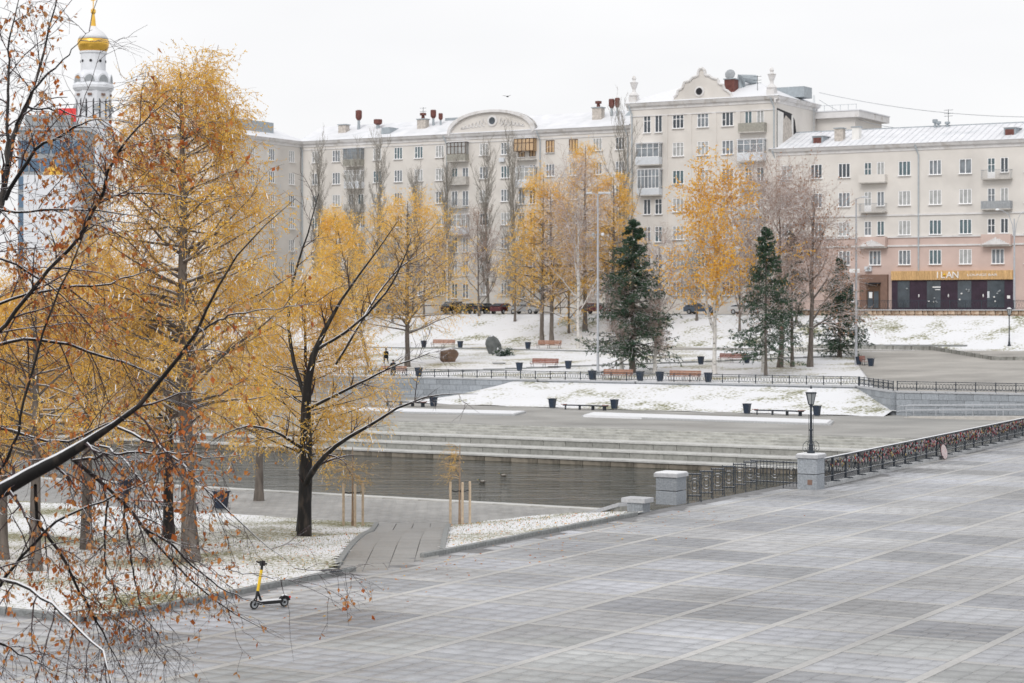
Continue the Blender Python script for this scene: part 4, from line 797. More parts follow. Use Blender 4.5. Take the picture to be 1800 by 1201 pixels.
def pier(label, a, b, w_, h, z=0, tall=True):
    t = thing('stone_pier', label, 'pier', W(a, b, z), TURN); r_ = 2 if tall else 1
    for k in range(r_): MB().bb(0, 0, 0, w_, w_, (h-.14)/r_-.012, .015).build('stone_block', M['granite'], t, (0, 0, k*(h-.14)/r_-.02*(k == 0)))
    MB().bb(0, 0, h-.15, w_+.12, w_+.12, .15, .025).build('cap', M['cap'], t); MB().bb(0, 0, h, w_+.06, w_+.06, .035, .03).build('snow_cover', M['snow'], t); return t
pr1 = pier('grey granite pier without a lamp beside the water at the plaza edge', 69.95, -33.45, .86, 1.16)
pr2 = pier('grey granite pier with small rust plate carrying the black street lantern', 78.3, -31.15, .84, 1.42); MB().box(.12, -.425, .2, .2, .02, .2).build('rust_plate', M['brownst'], pr2)
a_, b_ = at(1755, 752, -1.0); pier('small granite pier beyond the padlock railing', 147.5, -38.4, 1.2, 1.4, -2, False)
pier('grey granite pier at the far gate of the promenade ramp', 160.5, -45.5, .9, 1.4, -2, False) if False else None
# echelon railing between the piers
er = thing('railing', 'ornate dark railing of stepped panels between the two granite piers', 'railing', W(70.4, -33.1, 0))
def orn_panel(w_, h=1.02):
    m = MB().box(w_/2, 0, h, w_, .08, .05).box(w_/2, 0, .2, w_, .07, .045).box(w_/2, 0, h-.13, w_, .03, .02)
    n_ = max(3, int(w_/.13))
    for k in range(n_+1): m.box(w_*k/n_, 0, .05, .016, .016, h+.02)
    for k in range(max(1, int(w_/.5))):
        c = w_*(k+.5)/max(1, int(w_/.5))
        for r_ in (.2, .1): m.tube([(c+r_*math.cos(a), -.012, .62+r_*1.25*math.sin(a)) for a in np.linspace(0, 2*math.pi, 11)], .014, 4, cap=False)
    return m.mesh('panel', M['ironsnow'])
e1 = orn_panel(.5); p0 = Vector((6.7, 78.0, 0)); p1 = Vector((9.75, 84.6, 0)); po = MB().bb(0, 0, -.1, .035, .035, 1.2, .01).mesh('post', M['iron'])
for k in range(6):
    p = p0+(p1-p0)*k/5.4-er.location; o = inst('panel', e1, er, (p.x, p.y, 0), (0, 0, R(-4))); o['kind'] = 'stuff'; inst('post', po, er, (p.x, p.y, 0)); inst('post', po, er, (p.x+.5, p.y-.03, 0))
q0 = Vector((9.9, 84.9, 0)); q1 = W(78.2, -31.6, 0); dd = q1-q0; nn = 3; e2 = orn_panel(dd.length/nn)
for k in range(nn):
    p = q0+dd*k/nn-er.location; o = inst('panel', e2, er, (p.x, p.y, 0), (0, 0, math.atan2(dd.y, dd.x))); o['kind'] = 'stuff'; inst('post', po, er, (p.x, p.y, 0))
# street lantern on the pier
def lantern(label, loc, s=1., post=2.1, name='street_lantern', arms=True):
    t = thing(name, label, 'street lamp', loc, TURN)
    MB().lathe([(.16, 0), (.17, .08), (.11, .12), (.09, .3), (.12, .34), (.07, .4), (.055, .9), (.09, .95), (.05, 1.0), (.045, post*.98), (.08, post), (.05, post+.05)], 10).build('post', M['iron'], t)
    if arms:
        for a in range(4):
            ca, sa = math.cos(R(45+90*a)), math.sin(R(45+90*a)); pts = [(ca*.09, sa*.09, .45), (ca*.2, sa*.2, .5), (ca*.34, sa*.34, .36), (ca*.36, sa*.36, .16), (ca*.26, sa*.26, .05), (ca*.2, sa*.2, .14), (ca*.26, sa*.26, .22)]; MB().tube(pts, .014, 5).build('scroll', M['iron'], t)
            MB().tube([(ca*.1, sa*.1, .5), (ca*.1, sa*.1, 1.6)], .009, 4).build('rod', M['iron'], t)
    z = post+.04; hd = MB().lathe([(.07, 0), (.11, .05), (.12, .06)], 6, 0, 0, z).build('lantern_head', M['iron'], t)
    MB().lathe([(.105, .06), (.205, .5)], 6, 0, 0, z).build('glass', mat('lantern_glass', (.34, .36, .37), .25, .1, 3, spec=.5), hd); fr = MB()
    for k in range(6): c, n_ = math.cos(R(60*k)), math.sin(R(60*k)); fr.tube([(c*.112, n_*.112, z+.05), (c*.215, n_*.215, z+.51)], .014, 4)
    fr.build('lantern_frame', M['iron'], hd); MB().lathe([(.24, .5), (.25, .53), (.12, .64), (.05, .68), (.05, .72), (.015, .82)], 6, 0, 0, z).build('hood', M['iron'], hd); MB().lathe([(.22, .555), (.12, .66), (.05, .69)], 6, 0, 0, z).build('snow_cover', M['snow'], hd); t.scale = (s, s, s); return t
lantern('black ornate lantern standing on the granite pier', W(78.3, -31.15, 1.45), 1.0, 1.9)
a, b, z = hit(1774, 609); lantern('small black lantern post below the rubble wall on the snowy slope', W(a, b, z), 1.35, 2.6, arms=False)
# tall lamp masts
def mast(label, px, py_top, base, heads, camera_box=None, r=.13):
    a, b, z = base; p = W(a, b, z); h = EYE+(HZ-py_top)*p.y/F-z; t = thing('lamp_mast', label, 'street lamp', p); MB().lathe([(r*1.5, 0), (r*1.5, .5), (r*1.1, .55), (r*.62, h)], 10).build('pole', M['steel'], t)
    for dx in heads:
        if abs(dx) < .3: continue
        MB().tube([(0, 0, h-.1), (dx*.5, 0, h+.1), (dx, 0, h+.16)], .045, 6).build('arm', M['steel'], t); hd = MB().box(dx*1.15, 0, h+.08, .75, .3, .12, tx=.8, ty=.7).build('lamp_head', M['steel'], t); MB().box(dx*1.15, 0, h+.2, .6, .22, .06).build('snow_cover', M['snow'], hd); MB().box(dx*1.15, 0, h+.05, .6, .24, .03).build('lens', M['bulb'], hd)
    if camera_box:
        for s_ in (-1, 1): MB().tube([(0, 0, h*camera_box), (s_*.35, -.1, h*camera_box)], .04, 5).build('bracket', M['steel'], t); 
        for s_ in (-1, 1): MB().lathe([(.16, -.2), (.17, 0), (.09, .1)], 8).build('camera_housing', M['panelw'] if s_ > 0 else M['slatgrey'], t, (s_*.5, -.12, h*camera_box+.05))
    return t
mast('tall grey lamp mast with three heads and cameras half way up beside the spruce', 1050, 342, hit(1051, 660), (-.8, .85, .31), .78)
mast('tall grey lamp mast with one snow-topped head in front of the pink block', 1505, 349, hit(1505, 642), (.8,))
t = thing('lamp_mast', 'two-armed curved street lamp standing before the lounge sign', 'street lamp', W(249.5, on_a(1783, 249.5)[0], 7.0)); MB().lathe([(.16, 0), (.09, 9.0), (.07, 11.3)], 8).build('pole', M['steel'], t)
for s_ in (-1, 1): MB().tube([(0, 0, 8.6), (s_*.25, 0, 10.6), (s_*.7, 0, 11.8), (s_*1.4, 0, 12.3), (s_*2.0, 0, 12.4)], .05, 6).build('arm', M['steel'], t); MB().lathe([(.1, .14), (.24, .05), (.26, -.05), (.05, -.12)], 8).build('lamp_head', M['bulb'], t, (s_*2.1, 0, 12.4))
t = thing('lamp_mast', 'slim pale pole rising among the bare trees before the arched block', 'street lamp', W(248.5, on_a(786, 248.5)[0], 6.45)); MB().lathe([(.16, 0), (.1, 10.3), (.08, 10.5)], 8).build('pole', M['bulb'], t); MB().box(.4, 0, 10.45, .9, .25, .12).build('lamp_head', M['steel'], t)
# ---- benches and bins
def bench(label, loc, rz, L_=3.3, wood='wood', back=True, group=None):
    t = thing('park_bench', label, 'bench', loc, rz, group)
    for k in range(3): MB().bb(0, -.3+k*.17, .42, L_, .15, .05, .01).build('seat_slat', M[wood], t)
    if back:
        for k in range(3): o = MB().bb(0, 0, 0, L_, .05, .15, .01).build('back_slat', M[wood], t, (0, .17+k*.03, .55+k*.17)); o.rotation_euler = (R(-12), 0, 0)
    for x in (-L_/2+.15, 0, L_/2-.15):
        MB().tube([(x, -.34, 0), (x, -.3, .42), (x, .14, .42), (x, .28, 1.05 if back else .43)], .03, 5).tube([(x, .24, 0), (x, .12, .42)], .03, 5).build('leg', M['iron'], t)
    if back:
        for s_ in (-1, 1): MB().tube([(s_*(L_/2-.05), -.34, .42), (s_*(L_/2-.05), -.34, .66), (s_*(L_/2-.05), .15, .68)], .025, 5).build('armrest', M['iron'], t)
    return t
BM = {}
def bin_(label, loc, rz=TURN, s=1., group='navy litter bins of the square'):
    t = thing('litter_bin', label, 'bin', loc, rz, group)
    if not BM:
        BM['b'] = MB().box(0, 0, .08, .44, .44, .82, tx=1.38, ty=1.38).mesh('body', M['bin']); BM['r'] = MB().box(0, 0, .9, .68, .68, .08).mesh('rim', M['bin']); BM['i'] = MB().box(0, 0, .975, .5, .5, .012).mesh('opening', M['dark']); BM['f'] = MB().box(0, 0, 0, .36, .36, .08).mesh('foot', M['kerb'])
    for k, n_ in (('b', 'body'), ('r', 'rim'), ('i', 'opening'), ('f', 'foot')): inst(n_, BM[k], t)
    t.scale = (s, s, s); return t
def sq(px, py): return W(*hit(px, py))
bench('orange-brown bench by the railing with a person standing at it', W(183.2, on_a(690, 183.2)[0], z_up(183.2, 0)), TURN, 3.3)
bench('brown bench behind the brown boulder at the slope foot', sq(779, 611), TURN, 3.4); bench('brown bench below the two larch trunks at the slope foot', sq(965, 613), TURN, 3.4); bench('red-brown bench with dark ends in the middle of the snowy lawn', sq(957, 647), TURN, 3.3, 'woodred')
bench('brown bench by the railing beside the tall spruce', W(183.6, on_a(1085, 183.6)[0], .1), TURN, 3.3); bench('brown bench by the railing near the golden birch', W(183.6, on_a(1203, 183.6)[0], .1), TURN, 3.4); bench('red-brown bench behind the golden birch trunk', sq(1287, 638), TURN, 3.2, 'woodred'); bench('dark bench seen end-on at the foot of the single-head mast', sq(1519, 643), R(62), 1.8, 'woodred')
for px, py, lab in ((745, 611, 'navy bin left of the bench behind the brown boulder'), (809, 612, 'navy bin right of the bench behind the brown boulder'), (928, 614, 'navy bin left of the bench below the two larch trunks'), (913, 652, 'navy bin left of the red-brown bench on the lawn'), (999, 649, 'navy bin right of the red-brown bench on the lawn'), (1232, 641, 'navy bin left of the bench behind the golden birch'), (1313, 639, 'navy bin right of the bench behind the golden birch'), (1510, 642, 'navy bin left of the dark end-on bench'), (1531, 645, 'navy bin right of the dark end-on bench')): bin_(lab, sq(px, py), s=.92)
for px, lab in ((736, 'navy bin by the railing beside the bench with the standing person'), (1041, 'navy bin at the railing beside the tall mast foot'), (1125, 'navy bin at the railing right of the spruce bench'), (1160, 'navy bin at the railing left of the golden birch bench'), (1245, 'navy bin at the railing right of the golden birch bench')): bin_(lab, W(182.6, on_a(px, 182.6)[0], .04), s=1.0)
def curved_bench(label, px, py):
    a, b = at(px, py, -1.55); t = thing('curved_bench', label, 'bench', W(a, b, -2), TURN); R_ = 6.5; w_ = .5; h = .45; mb = MB(); n_ = 16; A0 = R(20); prof = [(-w_/2, h), (w_/2, h), (w_/2, h-.1), (-w_/2, h-.1)]
    vs_ = []; fs = []
    for k in range(n_+1):
        a_ = -A0+2*A0*k/n_
        for p, z in prof: vs_.append(((R_+p)*math.sin(a_), (R_+p)*math.cos(a_)-R_, z))
    for k in range(n_):
        for j in range(4): fs.append((4*k+j, 4*k+(j+1) % 4, 4*k+4+(j+1) % 4, 4*k+4+j))
    fs += [(0, 1, 2, 3), (4*n_+3, 4*n_+2, 4*n_+1, 4*n_)]
    mb.add(vs_, fs); mb.build('seat', M['iron'], t)
    for k in range(4): a_ = -A0*.9+1.8*A0*k/3; MB().box(R_*math.sin(a_), R_*math.cos(a_)-R_, 0, .08, .4, h-.1, -a_).build('leg', M['iron'], t)
    a_ = -A0*.97; MB().box(R_*math.sin(a_), R_*math.cos(a_)-R_, h+.005, .5, .5, .06, -a_).build('end_cap', M['woodred'], t); a_ = A0*.97; MB().box(R_*math.sin(a_), R_*math.cos(a_)-R_, h+.005, .4, .5, .06, -a_).build('end_cap', M['woodred'], t)
    th = [R(115+50*k/10) for k in range(11)]
curved_bench('low curved bench on the promenade below the middle of the snow bank', 1031, 712); curved_bench('low curved bench on the promenade beside the lantern post', 1371, 721); curved_bench('low curved bench on the promenade near the exposed block wall', 715, 706)
for px, py, lab in ((762, 715, 'navy bin at the end of the curved bench near the block wall'), (971, 718, 'navy bin left of the middle curved bench'), (1080, 720, 'navy bin right of the middle curved bench'), (1313, 728, 'navy bin left of the curved bench behind the lantern'), (1436, 732, 'navy bin right of the curved bench behind the lantern')): bin_(lab, W(*at(px, py, -2), -2), s=.95, group='navy litter bins of the promenade')
bin_('navy bin on the near quay right of the dark-slatted bench', W(*at(389, 896, -1.5), -1.5), s=.85, group='navy litter bins of the near quay'); bin_('navy bin on the near quay behind the row of trunks', W(*at(219, 873, -1.5), -1.5), s=.85, group='navy litter bins of the near quay')
bench('backless dark-slatted bench on the near quay between the trunks', W(*at(293, 899, -1.5), -1.5), TURN, 3.4, 'woodred', False)
# ---- steel ramp with handrails
rp = thing('ramp', 'steel ramp handrails before the grey block wall on the promenade', 'handrail', W(168.4, -58.2, -2), TURN)
MB().add([(0, -1.0, 0), (24, -1.0, 0), (24, -1.0, .75), (0, -1.0, .05), (0, 1.0, 0), (24, 1.0, 0), (24, 1.0, .75), (0, 1.0, .05)], [(0, 1, 2, 3), (3, 2, 6, 7), (5, 4, 7, 6), (4, 0, 3, 7)]).build('ramp_slab', M['concrete'], rp)
for y in (-.95, .95):
    for h in (.55, .95): MB().tube([(-.6, y, .05+h-.12), (-.3, y, .05+h), (24, y, .75+h)], .045, 6).build('rail', M['steel'], rp)
    for k in range(10): MB().tube([(.2+k*2.6, y, .02+k*.07), (.2+k*2.6, y, 1.0+k*.075)], .035, 6).build('post', M['steel'], rp)
sl_ = thing('ramp', 'pale stone ramp slab lying on the promenade beyond the padlock railing', 'ramp', W(150.5, -43.5, -2), TURN); MB().prism([(-4.6, -1.2), (4.2, -1.2), (4.2, 1.2), (-4.6, 1.2)], 0, lambda x, y: .02+(x+4.6)*.07).build('slab', M['granite_pale'], sl_)
# ---- boulders and stones
def boulder(name, label, loc, sx, sy, sz, m, seed, tilt=0, flat=.0):
    r_ = np.random.default_rng(seed); bm = bmesh.new(); bmesh.ops.create_icosphere(bm, subdivisions=3, radius=1); pl = [(Vector(r_.normal(size=3)).normalized(), r_.uniform(.62, .9)) for _ in range(14)]
    for v in bm.verts:
        for n_, d_ in pl:
            k = v.co.dot(n_)
            if k > d_: v.co -= n_*(k-d_)*.9
        v.co += Vector(r_.normal(size=3))*.012
    for v in bm.verts: v.co = Vector((v.co.x*sx+v.co.z*tilt, v.co.y*sy, v.co.z*sz+sz*.42))
    me = bpy.data.meshes.new(name); bm.to_mesh(me); bm.free(); me.materials.append(m); o = bpy.data.objects.new(name, me); col.objects.link(o); o.location = loc; return tag(o, label, 'boulder')
boulder('boulder', 'tall dark grey boulder leaning on the snowy lawn', sq(868, 622), 1.05, .9, 1.65, M['boulder'], 12, -.18); boulder('boulder', 'brown rounded boulder in front of a bench', sq(788, 636), 1.35, 1.0, 1.2, M['boulderbrown'], 5)
boulder('boulder', 'flat pale stone slab lying on the lawn', sq(876, 640), .85, .5, .2, M['granite_pale'], 8)
# ================================================================== TREES
def unit(v): return v/np.maximum(np.linalg.norm(v, axis=-1, keepdims=True), 1e-9)
def tubes(P, Rr, n):
    """P (N,K,3), Rr (N,K) -> verts, quads of N tapering tubes"""
    N, K, _ = P.shape; T = np.empty_like(P); T[:, 1:-1] = P[:, 2:]-P[:, :-2]; T[:, 0] = P[:, 1]-P[:, 0]; T[:, -1] = P[:, -1]-P[:, -2]; T = unit(T)
    ref = np.where(np.abs(T[:, 0, 2:3]) > .8, np.array([1., 0, 0]), np.array([0, 0, 1.])); u = unit(np.cross(T[:, 0], ref)); us = [u]
    for k in range(1, K): u = unit(u-T[:, k]*np.sum(u*T[:, k], 1, keepdims=True)); us.append(u)   # carry the frame along so that tubes never twist
    U = np.stack(us, 1); Vv = np.cross(T, U); ang = np.arange(n)*2*math.pi/n
    V = P[:, :, None]+Rr[:, :, None, None]*(U[:, :, None]*np.cos(ang)[None, None, :, None]+Vv[:, :, None]*np.sin(ang)[None, None, :, None])
    i = np.arange(N)[:, None, None]*K*n; k = np.arange(K-1)[None, :, None]*n; s = np.arange(n)[None, None, :]; s2 = (s+1) % n
    Q = np.stack([i+k+s, i+k+s2, i+k+n+s2, i+k+n+s], -1).reshape(-1, 4); return V.reshape(-1, 3), Q
def ribbons(P, Rr, r):
    N, K, _ = P.shape; T = unit(P[:, -1]-P[:, 0]); s = unit(np.cross(T, r.normal(size=(N, 3)))); o = s[:, None]*Rr[..., None]; V = np.stack([P-o, P+o], 2); i = np.arange(N)[:, None]*K*2+np.arange(K-1)[None]*2; Q = np.stack([i, i+1, i+3, i+2], -1).reshape(-1, 4); return V.reshape(-1, 3), Q
class Geo:
    def __init__(s): s.V = []; s.Q = []; s.M = []; s.n = 0
    def add(s, V, Q, mi=0):
        s.V.append(V); s.Q.append(Q+s.n); s.M.append(np.full(len(Q), mi) if np.isscalar(mi) else mi); s.n += len(V)
    def tubes(s, P, Rr, n, mi=0): s.add(*tubes(P, Rr, n), mi)
    def obj(s, name, mats, parent, smooth=False): return big_mesh(name, np.concatenate(s.V), np.concatenate(s.Q), mats, np.concatenate(s.M), parent=parent, smooth=smooth)
def sample(P, idx, t):
    K = P.shape[1]; f = t*(K-1); k = np.minimum(f.astype(int), K-2); w_ = (f-k)[:, None]; a, b = P[idx, k], P[idx, k+1]; return a*(1-w_)+b*w_, unit(b-a)
def grow(r, P, Rr, per, t0, t1, length, ang, grav=0., wig=.15, K=5, ratio=.55, rmin=.004, tip=.35, up=0., lenfn=None, flat=0., bias=1.):
    """children of every branch: returns polylines and radii"""
    N = P.shape[0]; idx = np.repeat(np.arange(N), per); n = len(idx); t = t0+(t1-t0)*((np.tile(np.arange(per), N)+r.random(n))/per)**bias; p, T = sample(P, idx, t)
    q = r.normal(size=(n, 3)); q[:, 2] *= (1-flat); q = unit(q-T*np.sum(q*T, 1, keepdims=True)); a = np.radians(r.uniform(*ang, n))[:, None]; d = unit(T*np.cos(a)+q*np.sin(a)); d[:, 2] += up; d = unit(d)
    L_ = r.uniform(*length, n)*(lenfn(t) if lenfn else 1.); pts = [p]
    for k in range(K-1):
        d = unit(d+r.normal(size=(n, 3))*wig+np.array([0, 0, grav])); p = p+d*(L_/(K-1))[:, None]; pts.append(p)
    C = np.stack(pts, 1); K0 = P.shape[1]; f = t*(K0-1); k = np.minimum(f.astype(int), K0-2); w_ = f-k; rb = (Rr[idx, k]*(1-w_)+Rr[idx, k+1]*w_)*ratio; rb = np.maximum(np.minimum(rb, .05*L_+rmin), rmin)
    return C, rb[:, None]*np.linspace(1, tip, K)[None]
def blades(r, pts, size, asp, dirs=None, spread=1., down=0.):
    """small quads at points; dirs steer their long side"""
    n = len(pts); d = r.normal(size=(n, 3))*spread
    if dirs is not None: d += dirs
    d[:, 2] -= down; d = unit(d); s = unit(np.cross(d, r.normal(size=(n, 3)))); l = r.uniform(.6, 1.3, n)[:, None]*size; w_ = l*asp
    V = np.stack([pts-s*w_*.3, pts+d*l*.5-s*w_*.5, pts+d*l, pts+d*l*.5+s*w_*.5], 1).reshape(-1, 3); Q = np.arange(n*4).reshape(-1, 4); return V, Q
def along(r, P, m):
    n = P.shape[0]; idx = np.repeat(np.arange(n), m); t = r.random(len(idx)); return sample(P, idx, t)
def trunk_line(r, base, H, r0, lean=(0, 0), wig=.02, K=12, top=.12):
    z = np.linspace(0, 1, K); P = np.zeros((1, K, 3)); w_ = np.cumsum(r.normal(size=(K, 2))*wig*H/K, 0); P[0, :, 0] = base[0]+lean[0]*z+w_[:, 0]-w_[0, 0]; P[0, :, 1] = base[1]+lean[1]*z+w_[:, 1]-w_[0, 1]; P[0, :, 2] = base[2]-.1+H*z
    Rr = r0*((1-z)**.8*(1-top)+top)*(1+.35*np.exp(-z*H*2.2)); return P, Rr[None]
def finish(name, label, cat, base, trunkg, crowng, tm, cm, group=None, snowg=None, crown='crown'):
    t = thing(name, label, cat, Vector(base), 0, group)
    for g_, n_, ms, kd in ((trunkg, 'trunk', tm, None), (crowng, crown, cm, 'stuff'), (snowg, 'snow_cover', [M['snow']], 'stuff')):
        if g_ is None or not g_.V: continue
        for k in range(len(g_.V)): g_.V[k] = g_.V[k]-np.array(base)
        o = g_.obj(n_, ms, t, smooth=(n_ == 'trunk'))
        if kd: o['kind'] = kd
    return t
def larch(label, base, H, r0, spread, start, seed, n1=70, n2=9, n3=5, tuft=5, tsize=.07, lean=(0, 0), droop=-.10, snow=.25, group=None, bark='bark', sides=8, name='larch_tree', prof=None, gold=GOLD):
    r = np.random.default_rng(seed); P0, R0 = trunk_line(r, base, H, r0, lean); tr = Geo(); tr.tubes(P0, R0, sides*2)
    prof = prof or (lambda t: (1-((t-start)/(1-start)))**.7*.88+.12)
    P1, R1 = grow(r, P0, R0, n1, start, .985, (spread*.62, spread*1.12), (52, 92), .02, .085, 7, .42, .012, .2, lenfn=prof); tr.tubes(P1, R1, 5)
    cr = Geo(); P2, R2 = grow(r, P1, R1, n2, .2, 1., (.30*spread*.5, .30*spread*1.25), (30, 75), droop, .14, 5, .55, .006, .35, flat=.3, bias=.6); cr.tubes(P2, R2, 3, 3)
    P3, R3 = grow(r, P2, R2, n3, .15, 1., (.3, .8), (30, 80), droop*1.9, .16, 4, .6, .004, .5, bias=.85); cr.add(*ribbons(P3, R3*1.2, r), 3)
    for PP, m in ((P3, tuft), (P2, tuft*2), (P1[:, 2:], tuft*2)):
        p, T = along(r, PP, m); V, Q = blades(r, p, tsize, .30, T*.8, .7, .2); cr.add(V, Q, r.choice(3, len(Q), p=[.42, .38, .20]))
    sn = None
    if snow:
        sn = Geo(); p, T = along(r, P3, 1); p2, T2 = along(r, P2, 5); p = np.concatenate([p, p2]); T = np.concatenate([T, T2]); k = r.random(len(p)) < snow; p = p[k]+np.array([0, 0, .014]); T = T[k]; n = len(p); q = tsize/.07; s = unit(np.cross(T, np.array([0, 0, 1.])))*.010*q; l = T*r.uniform(.06, .2, n)[:, None]*q
        V = np.stack([p-s, p+s, p+l+s, p+l-s], 1).reshape(-1, 3); sn.add(V, np.arange(4*n).reshape(-1, 4))
    return finish(name, label, 'larch', base, tr, cr, [M[bark]], [*gold, M['twiggold']], group, sn)
def bare(label, base, H, r0, seed, spread=1., twig='twigbrown', bark='bark', n1=11, n2=8, n3=7, n4=4, start=.28, ang=(28, 58), lean=(0, 0), leaves=None, nl=0, lsize=.1, name='bare_tree', cat='tree', up=.12, rt=.012, group=None, fine=True, pale=None, sub=.34, drop=0.):
    r = np.random.default_rng(seed); P0, R0 = trunk_line(r, base, H, r0, lean, .035); tr = Geo(); tr.tubes(P0, R0, 9)
    lf = lambda t: 1.05-.65*(t-start)/(1-start); P1, R1 = grow(r, P0, R0, n1, start, .97, (H*.36*spread, H*.58*spread), ang, .03+up*.3, .1, 7, .55, .02, .22, lenfn=lf); tr.tubes(P1, R1, 6)
    cr = Geo(); P2, R2 = grow(r, P1, R1, n2, .2, 1., (H*.11, H*.24), (25, 60), .02+drop, .13, 5, .5, rt*1.3, .4); cr.tubes(P2, R2, 4)
    P3, R3 = grow(r, P2, R2, n3, .15, 1., (H*.05, H*.13), (25, 65), .0+drop, .15, 4, .55, rt, .5); cr.tubes(P3, R3, 3)
    last = P3
    if n4: P4, R4 = grow(r, P3, R3, n4, .2, 1., (H*.03, H*.07), (25, 65), drop, .1, 3, .7, rt*.8, .6); cr.add(*ribbons(P4, R4, r)); last = P4
    ms = [M[twig]]
    if leaves:
        ms += leaves; p, T = along(r, last, nl); V, Q = blades(r, p, lsize, .7, T*.2, .8, .5); cr.add(V, Q, 1+r.choice(3, len(Q)))
    return finish(name, label, cat, base, tr, cr, [M[bark]], ms, group)
def poplar(label, base, H, seed, w_=1., group='bare Lombardy poplars along the street'):
    r = np.random.default_rng(seed); P0, R0 = trunk_line(r, base, H, .22, wig=.03); tr = Geo(); tr.tubes(P0, R0, 7); cr = Geo()
    P1, R1 = grow(r, P0, R0, 46, .12, .97, (H*.15*w_, H*.30*w_), (14, 34), .16, .06, 6, .5, .02, .3); cr.tubes(P1, R1, 4); P2, R2 = grow(r, P1, R1, 8, .15, 1., (.7, 1.9), (14, 40), .22, .08, 4, .6, .018, .5); cr.tubes(P2, R2, 3); P3, R3 = grow(r, P2, R2, 7, .2, 1., (.3, .9), (15, 45), .2, .08, 3, .7, .016, .6); cr.add(*ribbons(P3, R3, r))
    return finish('poplar_tree', label, 'poplar', base, tr, cr, [M['twiggrey']], [M['twiggrey']], group)
def spruce(label, base, H, r0, spread, seed, start=.06, n1=110, green=GREEN, snow=.5, lean=(0, 0), bark='bark', dens=1., needle=.2):
    r = np.random.default_rng(seed); P0, R0 = trunk_line(r, base, H, r0, lean, .01); tr = Geo(); tr.tubes(P0, R0, 9); lf = lambda t: (1-(t-start)/(1-start))**.85*.95+.05
    P1, R1 = grow(r, P0, R0, n1, start, .995, (spread*.66, spread*1.12), (82, 118), .05, .08, 6, .3, .01, .3, lenfn=lf); cr = Geo(); cr.tubes(P1, R1, 3, 3)
    P2, R2 = grow(r, P1, R1, 10, .1, 1., (.4, 1.15), (35, 75), -.14, .12, 4, .5, .006, .5, flat=.5, lenfn=lambda t: 1.15-.5*t); sh = np.clip((1-(P2[:, :1, 2:]-base[2])/H)*3.2, .22, 1); P2 = P2[:, :1]+(P2-P2[:, :1])*sh; cr.add(*ribbons(P2, R2, r), 3)
    for PP, m in ((P2, int(15*dens)), (P1, int(24*dens))):
        p, T = along(r, PP, m); V, Q = blades(r, p, needle, .30, T*.8, .7, .55); cr.add(V, Q, r.choice(3, len(Q)))
    sn = Geo(); p, T = along(r, P2, 4); k = r.random(len(p)) < snow*.6; p = p[k]+np.array([0, 0, .05]); n = len(p); d = unit(r.normal(size=(n, 3))*np.array([1, 1, .15])); s = unit(np.cross(d, np.array([0, 0, 1.])))*.045; l = d*.2; V = np.stack([p-s-l*.3, p+s-l*.3, p+s*.6+l, p-s*.6+l], 1).reshape(-1, 3); sn.add(V, np.arange(4*n).reshape(-1, 4))
    return finish('spruce_tree', label, 'spruce', base, tr, cr, [M[bark]], [*green, M['bark']], None, sn)
def spot(px, py, zf=None):
    if zf is None: a, b, z = hit(px, py); return tuple(W(a, b, z))
    z = -.5
    for _ in range(12): a, b = at(px, py, z); z = zf(a, b)
    return tuple(W(a, b, z))
def hgt(base, py_top): return EYE+(HZ-py_top)*base[1]/F-base[2]
# ---------------------------------------------------------------- larches of the near lawn
b1 = spot(336, 992, z_lawn); larch('tallest golden larch on the near lawn with a thick grey trunk', b1, hgt(b1, 118), .24, 3.7, .30, 21, n1=115, n2=13, n3=6, tuft=6, tsize=.092, lean=(-.35, .3), snow=.3, prof=lambda t: np.minimum(1, (1-np.clip((t-.50)/.50, 0, 1))**.75*.82+.18))
b3 = spot(153, 970, z_lawn); larch('golden larch with a straight trunk behind the orange-leaved branches', b3, hgt(b3, 440), .19, 3.4, .36, 22, n1=70, n2=10, n3=5, tuft=7, tsize=.08, snow=.2)
b4 = spot(62, 1007, z_lawn); larch('golden larch with a brown trunk nearest the lawn corner', b4, hgt(b4, 500), .18, 3.2, .40, 23, n1=56, n2=9, n3=5, tuft=7, tsize=.08, snow=.2)
b2 = spot(297, 951, z_lawn); larch('golden larch with a dark wet trunk beside the thick grey trunk', b2, hgt(b2, 500), .2, 3.2, .40, 24, n1=60, n2=10, n3=5, tuft=7, tsize=.08, snow=.25, bark='barkwet')
b5 = spot(4, 988, z_lawn); larch('golden larch with its trunk hidden by orange leaves at the lawn end', b5, hgt(b5, 520), .19, 3.0, .38, 25, n1=60, n2=9, n3=5, tuft=7, tsize=.08, snow=.2)
b7 = spot(527, 938, z_lawn); larch('golden larch growing close behind the black wet trunk', b7, hgt(b7, 490),   .13, 3.3, .30, 26, n1=84, n2=11, n3=6, tuft=6, tsize=.088, snow=.5, lean=(.2, .1), bark='barkwet', prof=lambda t: (1-np.clip((t-.6)/.4, 0, 1))**.7*.95+.1)
b8 = tuple(W(*at(455, 880, -1.5), -1.5)); larch('golden larch at the quay between the tall larch and the black trunk', b8, hgt(b8, 580), .2, 3.0, .36, 27, n1=56, n2=10, n3=5, tuft=7, tsize=.09, snow=.3)
